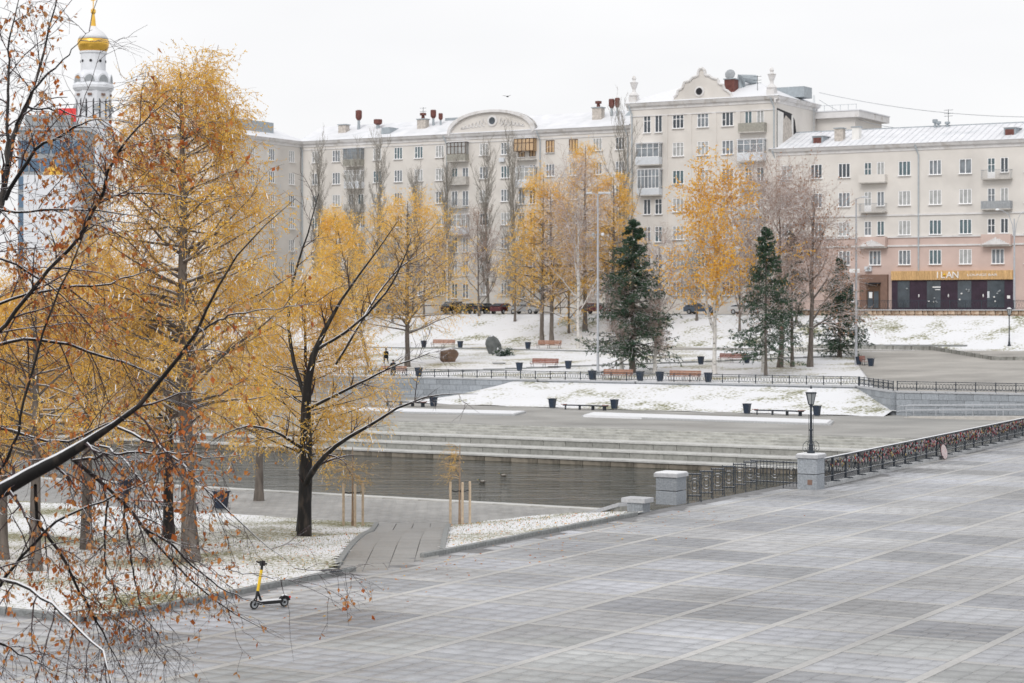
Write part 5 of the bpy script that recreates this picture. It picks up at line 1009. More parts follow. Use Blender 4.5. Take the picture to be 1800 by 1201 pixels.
# black wet tree with bare forks: limbs traced from its silhouette, each given its own depth
def limb_tree(name, label, cat, base, limbs, Y0, bark, twig, seed, n2=8, n3=5, twl=(.5, 1.3), grav=-.06, n4=0, rt=.006, leaves=None, nleaf=0, lsize=.06, part_leaves=0, K=14, rs=1., prune=()):
    r = np.random.default_rng(seed); tr = Geo(); cr = Geo(); PP = []; RR = []
    for li, L_ in enumerate(limbs):
        dep = r.uniform(-1, 1)*1.2*(li > 0); pts = np.array([tuple(pt(px, py, Y0+dep*min(1, k/2.)*(1+.25*k))) for k, (px, py, rr) in enumerate(L_)]); rad = np.array([rr*Y0/F*((1 if k < 6 else rs) if li == 0 else (.74 if rs < .6 and li == 1 and k < 6 else rs)) for k, (_, _, rr) in enumerate(L_)]); s = np.linspace(0, 1, len(pts)); u = np.linspace(0, 1, K)
        Pi = np.stack([np.interp(u, s, pts[:, k]) for k in range(3)], 1); Pi[1:-1] = .25*Pi[:-2]+.5*Pi[1:-1]+.25*Pi[2:]; Pi += r.normal(size=Pi.shape)*.012; PP.append(Pi); RR.append(np.interp(u, s, rad))
    P1 = np.array(PP); R1 = np.array(RR); tr.tubes(P1, R1, 9)
    def thin(P, Rr):                       # open places where the crown lets the view through
        m = P[:, P.shape[1]//2:].mean(1); px = 900+F*m[:, 0]/m[:, 1]; py = HZ-F*(m[:, 2]-EYE)/m[:, 1]; k = np.ones(len(P), bool)
        for x0, x1, y0, y1, pr_ in prune: k &= ~((px > x0) & (px < x1) & (py > y0) & (py < y1) & (r.random(len(P)) < pr_))
        return P[k], Rr[k]
    P2, R2 = grow(r, P1, R1, n2, .12, 1., twl, (28, 65), grav, .12, 6, .5, rt*1.5, .35); P2, R2 = thin(P2, R2); cr.tubes(P2, R2, 4); P3, R3 = thin(*grow(r, P2, R2, n3, .12, 1., (twl[0]*.45, twl[1]*.6), (25, 60), grav*1.3, .14, 5, .6, rt, .45)); cr.tubes(P3, R3, 3); last = P3
    if n4: P4, R4 = thin(*grow(r, P3, R3, n4, .2, 1., (twl[0]*.2, twl[1]*.3), (25, 60), grav, .12, 4, .7, rt*.75, .6)); cr.add(*ribbons(P4, R4, r)); last = P4
    t = finish(name, label, cat, base, tr, cr, [M[bark]], [M[twig]], crown='twigs')
    if leaves:
        m = max(1, int(math.ceil(nleaf/last.shape[0]))); p, T = along(r, np.concatenate([last[:, -2:], P3[:, -2:][:, :last.shape[1]]]) if last.shape[1] == 2 else last[:, 1:], m); cl = (np.sin(p[:, 0]*2.1+seed)+np.sin(p[:, 2]*2.7)+np.sin(p[:, 0]*.9-p[:, 2]*1.3))*.5+r.normal(size=len(p))*.7; k = np.argsort(-cl)[:nleaf]; p = p[k]; r.shuffle(p); n = len(p); bulk, sing = p[part_leaves:], p[:part_leaves]
        def leafgeo(p):
            n = len(p); d = r.normal(size=(n, 3))*.55; d[:, 2] -= 1; d = unit(d); s = unit(np.cross(d, r.normal(size=(n, 3)))); nn = np.cross(d, s); l = (r.uniform(.45, 1.5, n)*lsize)[:, None]; w_ = l*r.uniform(.18, .4, n)[:, None]; c = l*r.uniform(-.1, .4, n)[:, None]
            V = np.stack([p, p+d*l*.45-s*w_+nn*c, p+d*l*.5, p+d*l*.45+s*w_+nn*c, p+d*l+nn*c*.6], 1).reshape(-1, 3); i = np.arange(n)[:, None]*5; Q = np.concatenate([np.concatenate([i, i+1, i+4, i+2], 1), np.concatenate([i, i+2, i+4, i+3], 1)]); return V, Q
        V, Q = leafgeo(bulk); mi = np.tile(r.choice(3, len(bulk), p=[.45, .35, .2]), 2); o = big_mesh('leaves', V-np.array(base), Q, leaves, mi, parent=t); o['kind'] = 'stuff'
        lm = []
        for q in range(12):
            V, Q = leafgeo(np.zeros((1, 3))); tmp = big_mesh('leaf', V*1.25, Q, [leaves[q % 3]]); lm.append(tmp.data); bpy.data.objects.remove(tmp)
        for k in range(len(sing)): inst('leaf', lm[k % 12], t, Vector(sing[k])-Vector(base), (r.normal()*.3, r.normal()*.3, r.random()*6.28))
    return t
b6 = spot(535, 946, z_lawn); Yb = b6[1]
limb_tree('black_tree', 'bare black wet tree forking low with snow-lined branches on the near lawn', 'tree', b6, [
 [(534, 948, 14), (535, 900, 12), (536, 840, 12), (538, 770, 11), (536, 700, 8), (548, 620, 6), (590, 540, 4), (640, 470, 2.4), (700, 390, 1)],
 [(536, 855, 9), (548, 830, 8), (575, 795, 6), (610, 768, 5), (665, 742, 4), (700, 715, 3.2), (740, 700, 2.4), (780, 690, 1.4), (840, 693, .6)],
 [(548, 620, 5), (600, 590, 4), (650, 550, 3.4), (690, 500, 2.6), (712, 455, 1.6), (722, 420, .8)],
 [(590, 640, 3.6), (640, 560, 3.2), (660, 520, 2.6), (700, 470, 2), (735, 450, 1), (745, 440, .7)],
 [(536, 790, 5), (510, 775, 4), (480, 755, 3.4), (440, 748, 3), (410, 755, 2), (380, 770, 1.2)],
 [(538, 720, 5), (600, 690, 4), (650, 665, 3), (700, 640, 2.2), (740, 628, 1.4), (755, 620, .7)],
 [(536, 700, 6), (510, 620, 5), (505, 540, 4), (520, 470, 3), (545, 400, 2), (560, 340, 1)]], Yb, 'barkwet', 'twigdark', 31, 9, 6, (.5, 1.5), .02, 0, .008, rs=.68)
# near tree at the left: trunk stands outside the frame, branches reach in
YN = 30.; nb = (pt(-190, 540, YN+1).x, YN+1, 0.)
limbs = [
 [(-190, 1428, 34), (-188, 1250, 30), (-185, 1100, 29), (-180, 980, 27), (-178, 800, 24), (-172, 600, 20), (-165, 380, 16), (-150, 150, 11), (-140, -60, 7)],
 [(-182, 985, 22), (-120, 930, 21), (-50, 890, 19), (0, 862, 18), (60, 832, 16), (130, 790, 13), (200, 748, 10), (250, 712, 8), (300, 648, 7), (342, 592, 5.5), (368, 540, 4.5), (386, 495, 3.5), (447, 405, 2), (520, 350, .8)],
 [(120, 800, 9), (150, 825, 8), (182, 850, 7), (217, 882, 6.4), (250, 925, 5.6), (282, 967, 4.6), (362, 1047, 3), (450, 1102, 1.6), (500, 1125, .7)],
 [(-178, 840, 12), (-120, 700, 10), (-40, 612, 8), (20, 597, 7), (60, 597, 6.4), (110, 605, 6), (160, 620, 5.4), (215, 637, 4.6), (262, 652, 3.4), (312, 678, 2), (350, 720, .8)],
 [(-172, 650, 10), (-90, 560, 8), (0, 532, 6.4), (60, 512, 5.6), (110, 506, 5), (190, 501, 4), (225, 487, 3), (280, 468, 1.6), (330, 440, .7)],
 [(-168, 560, 9), (-90, 455, 7), (0, 450, 5), (57, 480, 4.4), (100, 510, 3), (150, 560, 1.6), (190, 620, .8)],
 [(207, 752, 6), (275, 782, 5), (315, 810, 4.6), (332, 835, 4), (395, 887, 3), (450, 947, 1.8), (520, 1000, .7)],
 [(167, 780, 5), (207, 797, 4.4), (240, 835, 3.8), (262, 862, 3), (290, 920, 1.8), (300, 980, .8)],
 [(130, 812, 6), (175, 803, 5.4), (220, 795, 4.4), (300, 796, 3.2), (375, 804, 2), (430, 800, .8)],
 [(-175, 770, 9), (-80, 745, 7), (17, 752, 6), (92, 780, 5), (132, 775, 4.6), (170, 750, 3.8), (215, 735, 2.4), (300, 760, .9)],
 [(-182, 1010, 15), (-100, 1005, 11), (0, 1017, 7.5), (50, 1030, 6.8), (85, 1055, 6), (117, 1085, 5.4), (150, 1120, 4.6), (187, 1145, 3.8), (195, 1200, 3), (205, 1260, 1)],
 [(62, 850, 6), (62, 900, 6.5), (75, 935, 6), (105, 970, 5.6), (135, 1035, 5), (162, 1075, 4), (187, 1125, 2.8), (215, 1180, 1)],
 [(217, 882, 4.4), (222, 930, 4), (232, 1000, 3.4), (245, 1060, 2.6), (270, 1110, 1.6), (300, 1150, .7)],
 [(190, 880, 4), (182, 955, 3.4), (185, 1012, 2.8), (200, 1035, 2), (215, 1090, .8)],
 [(250, 925, 5), (295, 950, 4.4), (332, 990, 3.8), (390, 1035, 2.8), (435, 1057, 1.8), (480, 1066, .7)],
 [(-10, 1040, 6), (15, 1007, 5.6), (75, 935, 5), (125, 900, 4.4), (185, 878, 3.4), (270, 840, 2), (330, 800, .8)],
 [(-176, 700, 15), (-100, 560, 14), (-30, 440, 13), (8, 350, 12), (14, 285, 11), (28, 222, 9.5), (53, 172, 7.5), (66, 140, 5.6), (84, 60, 4), (100, 0, 2.6), (110, -60, 1)],
 [(8, 350, 8), (33, 300, 7), (73, 253, 5.6), (110, 236, 4.4), (150, 215, 3), (170, 208, 2), (230, 215, .8)],
 [(14, 290, 7), (13, 220, 6), (15, 165, 5), (14, 100, 4), (20, 40, 2.6), (40, -30, 1)],
 [(51, 190, 4.6), (72, 190, 3.8), (100, 193, 3), (135, 203, 2.2), (170, 208, 1.2), (200, 230, .7)],
 [(28, 222, 5), (50, 170, 4.4), (95, 120, 3.2), (120, 95, 2), (150, 60, 1), (160, 50, .6)],
 [(140, 420, 7), (160, 377, 6.4), (182, 340, 6), (190, 300, 5.4), (213, 257, 4.4), (245, 222, 3.2), (275, 192, 1.8), (310, 165, .8)],
 [(-60, 640, 8), (20, 560, 7.4), (80, 480, 7), (140, 420, 6.6), (165, 370, 4), (180, 345, 2)],
 [(182, 348, 4), (230, 340, 3.4), (300, 340, 2.4), (340, 350, 1.4), (400, 380, .7)],
 [(340, 592, 4.4), (370, 570, 4), (400, 556, 3.4), (450, 545, 2.2), (520, 540, 1), (560, 530, .6)],
 [(-160, 300, 8), (-80, 330, 6), (0, 372, 5), (60, 370, 4.4), (150, 368, 3.2), (250, 380, 1.6), (300, 400, .7)],
 [(-30, 890, 6), (0, 830, 5.6), (30, 770, 5), (45, 690, 4.6), (80, 570, 4), (128, 465, 3), (150, 400, 1.6)],
 [(390, 1000, 2), (430, 1008, 1.6), (470, 1014, 1.4), (500, 1020, 1.2), (530, 1026, 1)],
 [(-150, 1100, 8), (-60, 1120, 6), (0, 1130, 4.6), (50, 1160, 3), (100, 1180, 1.4), (140, 1195, .7)]]
limb_tree('linden_tree', 'near bare tree with dark snow-lined drooping branches and curled orange leaves', 'tree', nb, limbs, YN, 'barkwet', 'twigdark', 41, 13, 6, (.45, 1.35), -.10, 3, .0042, ORANGE, 6500, .074, 290, K=18, rs=.5, prune=((118, 215, -50, 210, .8), (425, 600, 960, 1090, .85), (380, 700, 1090, 1260, .7), (300, 700, 330, 520, .6), (450, 700, 500, 900, .7)))
# young staked trees
def staked(label, px, py, seed, side):
    b = spot(px, py, z_lawn); r = np.random.default_rng(seed); H = 3.3; P0, R0 = trunk_line(r, b, H, .05, wig=.01, top=.3); tr = Geo(); tr.tubes(P0, R0, 7); cr = Geo()
    P1, R1 = grow(r, P0, R0, 16, .58, .97 if side else .8, (.5, 1.0), (55, 85), -.13, .12, 6, .4, .008, .3); P1[..., 0] -= side*(P1[..., 0]-P1[:, :1, 0]).clip(0)*1.5; cr.tubes(P1, R1, 4, 3); P2, R2 = grow(r, P1, R1, 8, .2, 1., (.25, .6), (25, 60), -.28, .1, 4, .6, .005, .5); cr.tubes(P2, R2, 3, 3); p, T = along(r, P2, 3); V, Q = blades(r, p, .05, .4, T, .6, .3); cr.add(V, Q, r.choice(3, len(Q)))
    finish('young_larch', label, 'young tree', b, tr, cr, [mat('young_bark', (.33, .24, .17), .8, .2, 6)], [*GOLD, M['twiggold']])
    st = thing('tree_stakes', 'three pale wooden stakes tied round the young larch with '+label.split(' with ')[1].split(' beside')[0], 'tree stakes', Vector(b))
    pts = [(-.36, -.1), (.4, .05), (.12, -.34)]
    for x, y in pts: MB().lathe([(.05, -.1), (.05, 1.72), (.035, 1.76)], 8, x, y).build('stake', M['stake'], st)
    m = MB()
    for x, y in pts: m.tube([(x, y, 1.42), (x*.4, y*.4, 1.36), (0, 0, 1.4)], .022, 5)
    m.build('tie', M['black'], st)
staked('young larch with drooping twigs beside the path left side', 620, 927, 51, 0); staked('young larch with a bare leader beside the path right side', 808, 924, 52, 1)
# ---------------------------------------------------------------- trees of the upper square
def L2(label, px, py, top, spread, start, seed, r0=.24, tsz=.17, n1=70, **k): b = spot(px, py); larch(label, b, hgt(b, top), r0, spread, start, seed, n1=n1, n2=10, n3=3, tuft=6, tsize=tsz, snow=.12, sides=5, **k)
wide = lambda t: (1-np.clip((t-.5)/.5, 0, 1))**.8*.88+.12
L2('golden larch with a bare grey lower trunk left of the brown boulder', 716, 645, 352, 9.0, .2, 61, .3, prof=wide, n1=110)
L2('golden larch with a leaning trunk left of the walking person', 652, 655, 375, 5.2, .3, 62, .22, lean=(-4.0, 0), prof=wide)
L2('golden larch whose trunk stands on the left above the slope-foot bench', 953, 607, 305, 6.6, .2, 63, .3, prof=wide, n1=85); L2('golden larch whose trunk stands on the right above the slope-foot bench', 970, 607, 330, 5.6, .22, 64, .3, prof=wide)
bb_ = tuple(W(240, on_a(1028, 240)[0], z_up(240, 0))); larch('tall narrow golden larch in front of the arched block', bb_, hgt(bb_, 255), .3, 5.4, .22, 65, n1=90, n2=10, n3=3, tuft=6, tsize=.17, snow=.1, sides=5)
bb_ = tuple(W(240, on_a(1078, 240)[0], z_up(240, 0))); larch('golden larch left of the tall spruce on the slope', bb_, hgt(bb_, 305), .28, 5.4, .22, 66, n1=80, n2=10, n3=3, tuft=6, tsize=.17, snow=.1, sides=5)
bb_ = tuple(W(236, on_a(590, 236)[0], z_up(236, 0))); larch('golden larch rising behind the black tree branches on the slope', bb_, hgt(bb_, 372), .28, 5.4, .2, 67, n1=80, n2=10, n3=3, tuft=6, tsize=.17, snow=.05, sides=5)
b = spot(1256, 658); bare('golden-leaved birch with pale forking limbs beside the bench', b, hgt(b, 352), .22, 71, .95, 'twigpale', 'birch', n1=16, n2=10, n3=8, n4=0, start=.18, leaves=YELLOW, nl=13, lsize=.2, name='birch_tree', cat='birch', drop=-.03)
for px, py, top, lab, sd in ((1016, 612, 330, 'pale bare birch with fine pinkish twigs left of the mast', 72), (1342, 655, 335, 'white-trunked bare birch among the spruces', 73), (1092, 656, 520, 'bare birch with a speckled trunk under the tall spruce', 74), (1151, 655, 545, 'small bare birch at the right foot of the tall spruce', 75)):
    b = spot(px, py); bare(lab, b, hgt(b, top), .2, sd, .85, 'twigpink', 'birch', n1=15, n2=9, n3=7, n4=3, start=.18, ang=(22, 50), name='birch_tree', cat='birch', drop=-.04, rt=.016)
b = spot(1112, 656); spruce('tall dark green spruce with snowy boughs beside the lamp mast', b, hgt(b, 384), .3, 6.3, 81, .11, n1=220, needle=.24)
b = spot(1346, 661); spruce('slim dark spruce with a bare thin stem at the lawn edge', b, hgt(b, 396), .16, 4.4, 82, .14, n1=130, needle=.24, dens=.9); b = spot(1476, 628); spruce('bluish spruce by the single-head mast', b, hgt(b, 452), .25, 4.2, 83, .08, n1=140, needle=.24)
b = spot(1393, 645); spruce('rusty green conifer with a bare stem between two dark trunks', b, hgt(b, 400), .2, 2.9, 84, .2, n1=80, dens=.7)
for px, py, top, lab, sd, k in ((1424, 645, 330, 'thick-trunked tree with russet twigs in front of the pink block', 76, .62), (1371, 646, 345, 'russet twiggy tree with a slim dark trunk', 77, .6)):
    b = spot(px, py); bare(lab, b, hgt(b, top), .3, sd, k*.85, 'twigpink', 'bark', n1=15, n2=9, n3=7, n4=2, start=.2, leaves=BROWNL, nl=1, lsize=.2, drop=-.05, rt=.016)
# bare trees on the slope and the street edge
k = 0
lab_ = ['bare brown tree on the street slope left of the parked cars', 'bare brown tree in front of the parked cars', 'bare brown tree on the slope right of the parked cars', 'bare reddish tree on the slope behind the pale birch', 'bare reddish tree on the slope behind the tall spruce', 'bare reddish tree on the slope right of the tall spruce', 'bare brown tree on the slope behind the golden birch', 'bare brown tree on the slope left of the russet trees', 'bare brown tree on the slope behind the russet trees', 'bare grey-brown tree on the slope behind the golden larch with bare trunk', 'bare tree on the slope behind the black tree']
for px, a, top, lab in zip((690, 842, 905, 1000, 1068, 1160, 1225, 1300, 1400, 745, 640), (243, 246, 244, 239, 244, 241, 244, 240, 243, 245, 241), (430, 400, 440, 400, 420, 430, 430, 430, 400, 420, 440), lab_):
    b = tuple(W(a, on_a(px, a)[0], z_up(a, 0))); k += 1; bare(lab, b, hgt(b, top), .16, 90+k, 1.0, ('twigpink', 'twigbrown', 'twiggrey')[(k*2) % 3 if px > 950 else 2 if k % 2 else 1], 'bark', n1=14, n2=9, n3=7, n4=2, start=.1, ang=(25, 62), rt=.017, group='bare trees on the street slope')
pl_ = ['bare poplar before the corner of the arched block', 'bare poplar beside the leftmost stack of balconies', 'bare poplar right of the leftmost stack of balconies', 'short bare poplar left of the pediment', 'bare poplar under the left end of the pediment', 'bare poplar under the pediment', 'bare poplar below the orange-glazed balcony', 'thick bare poplar at the joint of arched block and tallest block']
for i, (px, top, lab) in enumerate(zip((560, 622, 667, 727, 788, 858, 902, 1097), (285, 295, 275, 330, 310, 290, 270, 245), pl_)):
    a = 254; b = tuple(W(a, on_a(px, a)[0], 6.45)); poplar(lab, b, hgt(b, top), 120+i, 1.25 if px > 1000 else .85)
# clipped shrub with snow beside the grey boulder
b = spot(884, 626); r = np.random.default_rng(5); P0 = np.array([[b, (b[0], b[1], b[2]+.3)]]); cr = Geo(); P1, R1 = grow(r, np.repeat(P0, 1, 0), np.full((1, 2), .05), 60, 0, 1, (.6, 1.5), (50, 90), -.04, .2, 4, .4, .02, .5); cr.tubes(P1, R1, 3, 3); p, T = along(r, P1, 30); V, Q = blades(r, p, .2, .5, T, .8); cr.add(V, Q, r.choice(3, len(Q))); sn = Geo(); p, T = along(r, P1, 8); V, Q = blades(r, p+np.array([0, 0, .12]), .18, .8, None, .6); sn.add(V, Q); finish('juniper_shrub', 'low dark shrub dusted with snow beside the grey boulder', 'shrub', b, None, cr, [], [*GREEN, M['twigdark']], None, sn, 'foliage')
# short grass poking through the near lawn
r = np.random.default_rng(9); N = 26000; a = r.uniform(37.2, 71, N); b = r.uniform(-75, -32.8, N); keep = np.array([lawn_in(x+.4, y-.3) and abs(path_d(x, y)[1]) > 1.6 for x, y in zip(a, b)]); a, b = a[keep], b[keep]; z = np.array([lz(x, y) for x, y in zip(a, b)]); p = np.stack([SA*a+CA*b, CA*a-SA*b, z-.005], 1); V, Q = blades(r, p, .06, .3, np.array([0, 0, 1.6]), .5); o = big_mesh('grass', V, Q, [leafmat('grass_dry', (.32, .29, .16)), leafmat('grass_green', (.17, .19, .08))], r.integers(0, 2, len(Q))); tag(o, 'short faded grass poking through the thin snow of the near lawn', 'grass', kind='stuff')

# fallen leaves on lawn and paving
N = 1500; a = r.uniform(37.3, 68, N); b = -32.5-np.abs(r.normal(0, 6, N)); onp = r.random(N) < .18; b = np.where(onp, -32.2+np.abs(r.normal(0, 2.0, N)), b); keep = np.array([q or (lawn_in(x+.3, y-.2) and abs(path_d(x, y)[1]) > 1.5) for x, y, q in zip(a, b, onp)]); a, b, onp = a[keep], b[keep], onp[keep]; z = np.array([.006 if q else lz(x, y)+.03 for x, y, q in zip(a, b, onp)]); p = np.stack([SA*a+CA*b, CA*a-SA*b, z], 1); d = r.normal(size=(len(p), 3))*np.array([1, 1, .08]); V, Q = blades(r, p, .085, .6, d*3, .05); V[:, 2] = np.maximum(V[:, 2], np.repeat(z, 4)); o = big_mesh('fallen_leaves', V, Q, ORANGE+[YELLOW[1]], r.integers(0, 4, len(Q))); tag(o, 'fallen orange leaves scattered over the near lawn and kerb', 'leaves', kind='stuff')

shl = ['bare brown bush at the street edge left of the parked cars', 'bare brown bush at the street edge behind the leaning larch', 'bare brown bush between the dark cars and the twin larches', 'bare brown bush at the street edge behind the twin larches', 'bare brown bush at the street edge left of the tall spruce', 'bare brown bush at the street edge right of the tall spruce', 'bare brown bush at the street edge behind the golden birch', 'bare brown bush at the street edge behind the slim spruce']
for i, (px, lab) in enumerate(zip((600, 672, 905, 985, 1065, 1150, 1215, 1330), shl)):
    b = tuple(W(252.0, on_a(px, 252.0)[0], 6.45)); bare(lab, b, 4.6, .06, 200+i, 1.5, ('twigpink', 'twigbrown', 'twiggrey')[i % 3], 'bark', n1=18, n2=6, n3=5, n4=1, start=.03, ang=(20, 70), rt=.02, name='bare_bush', cat='bush', group='bare bushes along the street edge')
# ================================================================== SMALL THINGS
# electric scooter
sp_ = W(*at(447, 1071, 0), 0); sd_ = W(*at(497, 1066.5, 0), 0)-sp_; sc_t = thing('scooter', 'yellow and black electric scooter standing on the plaza by the kerb', 'scooter', sp_, math.atan2(sd_.y, sd_.x)); LW = .82
def wheel(x, r_=.115):
    wz = MB(); n_ = 20; prof = [(r_*.72, -.028), (r_*.93, -.03), (r_, -.012), (r_, .012), (r_*.93, .03), (r_*.72, .028)]
    t = MB().lathe([(p, q) for p, q in prof]+[prof[0]], n_).build('wheel', M['rubber'], sc_t, (x, 0, r_)); t.rotation_euler = (R(90), 0, 0)
    MB().lathe([(.012, -.02), (r_*.73, -.018), (r_*.73, .018), (.012, .02)], n_).build('rim', M['slatgrey'], t); MB().lathe([(.03, -.035), (.03, .035)], 10).build('hub', M['black'], t)
wheel(0); wheel(LW)
MB().slab([(.13, .10), (LW-.12, .10), (LW-.06, .15), (LW-.06, .18), (.13, .18)], -.075, .075).build('deck', M['black'], sc_t); MB().box(.42, 0, .181, .56, .14, .02).build('snow_cover', M['snow'], sc_t)
arc_ = [(LW+.145*math.cos(a), 0, .115+.145*math.sin(a)) for a in np.linspace(.25, 2.6, 10)]; MB().tube(arc_, .032, 6).build('mudguard', M['black'], sc_t); MB().tube([(x, 0, z+.025) for x, _, z in arc_[3:8]], .024, 6).build('snow_cover', M['snow'], sc_t); MB().box(LW+.15, 0, .2, .03, .05, .05).build('rear_light', M['red'], sc_t)
MB().tube([(0, -.055, .115), (.03, -.055, .24), (.055, 0, .27), (.03, .055, .24), (0, .055, .115)], .02, 6).build('fork', M['black'], sc_t); MB().tube([(.2, 0, .16), (.1, 0, .40), (.09, 0, .45)], .032, 8).build('neck', M['black'], sc_t); MB().tube([(.045, 0, .25), (.095, 0, .44)], .033, 8).build('lower_column', M['black'], sc_t)
MB().tube([(.095, 0, .44), (.195, 0, .95)], .037, 10).build('stem', M['yellow'], sc_t); MB().tube([(.195, 0, .94), (.22, 0, 1.1)], .035, 8).build('stem_top', M['black'], sc_t); MB().box(.22, 0, 1.05, .1, .12, .12).build('display', M['black'], sc_t)
MB().tube([(.2, -.25, 1.12), (.215, -.1, 1.1), (.215, .1, 1.1), (.2, .25, 1.12)], .016, 6).build('handlebar', M['black'], sc_t)
for s_ in (-1, 1): MB().tube([(.2, s_*.15, 1.115), (.2, s_*.27, 1.125)], .022, 6).build('grip', M['rubber'], sc_t); MB().tube([(.16, s_*.2, 1.09), (.12, s_*.16, 1.06)], .01, 5).build('brake_lever', M['black'], sc_t)
# round board leaning on the railing
bp0 = W(*at(1666, 808, 0), 0); rd = thing('round_board', 'round pale pink board with dark edge leaning on the padlock railing', 'sign board', bp0)
o = MB().lathe([(.40, -.02), (.42, 0), (.40, .02)], 24).build('board', mat('board_edge', (.06, .03, .035), .6), rd, (-.17, .1, .37)); o.rotation_euler = (R(78), R(-24), R(62)); o.scale = (1, .95, 1)
q = MB().lathe([(.37, 0), (.37, .025)], 24).build('face', mat('board_face', (.62, .47, .47), .6, .25, 9, c2=(.75, .70, .70), stain=((9, 9, 9), (.42, .12, .13), .9)), rd, (-.17, .1, .37)); q.rotation_euler = (R(78), R(-24), R(62)); q.scale = (1, .95, 1)
# manhole and small lid at the lawn edge
o = MB().lathe([(.3, 0), (.3, .02)], 14).build('hatch', M['iron']); o.location = W(*at(583, 1003.5, .1), .1); tag(o, 'small dark round hatch in the lawn beside the kerb', 'hatch')
# pigeons of the river: two ducks and a bird in the air
def duck(label, px, py, rz):
    p = W(*at(px, py, -4.2), -4.2); t = thing('duck', label, 'duck', p, rz); V = [(-.26, 0, .10), (-.18, 0, .10), (0, 0, .08), (.14, 0, .09), (.2, 0, .17), (.235, 0, .235), (.27, 0, .24)]; MB().tube(V, [.015, .075, .115, .08, .05, .055, .03], 10).build('body', mat('duck_grey', (.16, .14, .12), .7, .4, 12), t, smooth=True); MB().tube([(.285, 0, .235), (.345, 0, .222)], [.025, .016], 6).build('beak', M['yellow'], t); MB().tube([(.18, 0, .2), (.235, 0, .24), (.28, 0, .242)], [.045, .058, .035], 8).build('head', mat('duck_green', (.02, .06, .045), .5, .2, 9), t, smooth=True)
    for s_ in (-1, 1): MB().tube([(.1, s_*.085, .13), (-.06, s_*.1, .14), (-.24, s_*.03, .135)], [.03, .045, .008], 6).build('wing', mat('duck_pale', (.42, .40, .37), .7, .3, 12), t, smooth=True)
    t.scale = (.95,)*3
duck('duck with pale sides swimming in the golden reflection', 885, 838, R(170)); duck('dark duck trailing a small wake', 848, 849, R(185))
bp = pt(892, 170, 190); t = thing('bird', 'small dark bird gliding above the arched block', 'bird', bp); MB().tube([(-.24, 0, 0), (-.05, 0, .01), (.14, 0, 0), (.22, 0, .01)], [.01, .07, .05, .012], 7).build('body', M['black'], t)
for s_ in (-1, 1): MB().add([(.08, s_*.04, .03), (-.08, s_*.04, .03), (-.12, s_*.5, .1), (.02, s_*.32, .12)], [(0, 1, 2, 3), (3, 2, 1, 0)]).build('wing', M['black'], t)
t.rotation_euler = (0, 0, R(60))
# ---- people
def person(label, loc, rz, H, legs, coat, hood=False, skirt=.5):
    t = thing('person', label, 'person', loc, rz); s = H/1.75; t.scale = (1.15, 1.15, 1)
    # joints: (position, radius); forward is -y
    J = dict(pel=((0, 0, .95), .14), che=((0, .01, 1.28), .165), nek=((0, .0, 1.47), .06), hd0=((0, -.02, 1.56), .085), hd1=((0, -.02, 1.70), .075))
    for s_, n_ in ((-1, 'l'), (1, 'r')):
        st = legs*s_; J['hip'+n_] = ((s_*.09, 0, .9), .105); J['kn'+n_] = ((s_*.1, -st*.22-.02, .5), .07); J['an'+n_] = ((s_*.1, -st*.38+(.12 if st < 0 else 0), .09 if st >= 0 else .13), .05); J['to'+n_] = ((s_*.11, -st*.38-.14+(.12 if st < 0 else 0), .04 if st >= 0 else .05), .042)
        J['sh'+n_] = ((s_*.19, 0, 1.40), .075); J['el'+n_] = ((s_*.25, .03+st*.1, 1.12), .055); J['wr'+n_] = ((s_*.22, -.1+st*.16, .9 if legs else 1.05), .042); J['ha'+n_] = ((s_*.2, -.16+st*.18, .83 if legs else 1.03), .04)
    E = [('pel', 'che'), ('che', 'nek'), ('nek', 'hd0'), ('hd0', 'hd1')]
    for n_ in 'lr': E += [('pel', 'hip'+n_), ('hip'+n_, 'kn'+n_), ('kn'+n_, 'an'+n_), ('an'+n_, 'to'+n_), ('che', 'sh'+n_), ('sh'+n_, 'el'+n_), ('el'+n_, 'wr'+n_), ('wr'+n_, 'ha'+n_)]
    ks = list(J); me = bpy.data.meshes.new('body'); me.from_pydata([tuple(c*s for c in J[k][0]) for k in ks], [(ks.index(a), ks.index(b)) for a, b in E], []); o = bpy.data.objects.new('body', me); col.objects.link(o)
    md = o.modifiers.new('skin', 'SKIN'); 
    for i, k in enumerate(ks): me.skin_vertices[0].data[i].radius = (J[k][1]*s, J[k][1]*s)
    me.skin_vertices[0].data[0].use_root = True; o.modifiers.new('sub', 'SUBSURF').levels = 1
    bpy.context.view_layer.update(); m2 = bpy.data.meshes.new_from_object(o.evaluated_get(bpy.context.evaluated_depsgraph_get())); bpy.data.objects.remove(o)
    m2.materials.clear(); m2.materials.append(coat); m2.materials.append(M['skin']); m2.name = 'body'; o = inst('body', m2, t)
    for p in m2.polygons:
        if p.center.z > 1.5*s or (abs(p.center.x) > .14*s and p.center.z < .93*s and p.center.z > .78*s): p.material_index = 1
    m2.shade_smooth(); MB().lathe([(.19*s, 1.45*s), (.235*s, 1.32*s), (.23*s, 1.0*s), (.27*s, (1.0-skirt)*s), (.26*s, (.99-skirt)*s)], 14).build('coat', coat, t, smooth=True)
    MB().lathe([(.02, 1.81*s), (.085*s, 1.785*s), (.112*s, 1.70*s), (.108*s, 1.64*s), (.09*s, 1.62*s)], 12, 0, .01).build('hood' if hood else 'hair', coat if hood else M['hair'], t, smooth=True); return t
person('person in a dark hooded coat walking across the snowy lawn', sq(678.5, 640), R(200), 1.78, 1, M['coat'], True, .35); person('person in a long dark coat standing at the bench by the railing', W(182.0, on_a(691, 182.0)[0], .0), R(15), 1.78, 0, M['coat2'], False, .55)
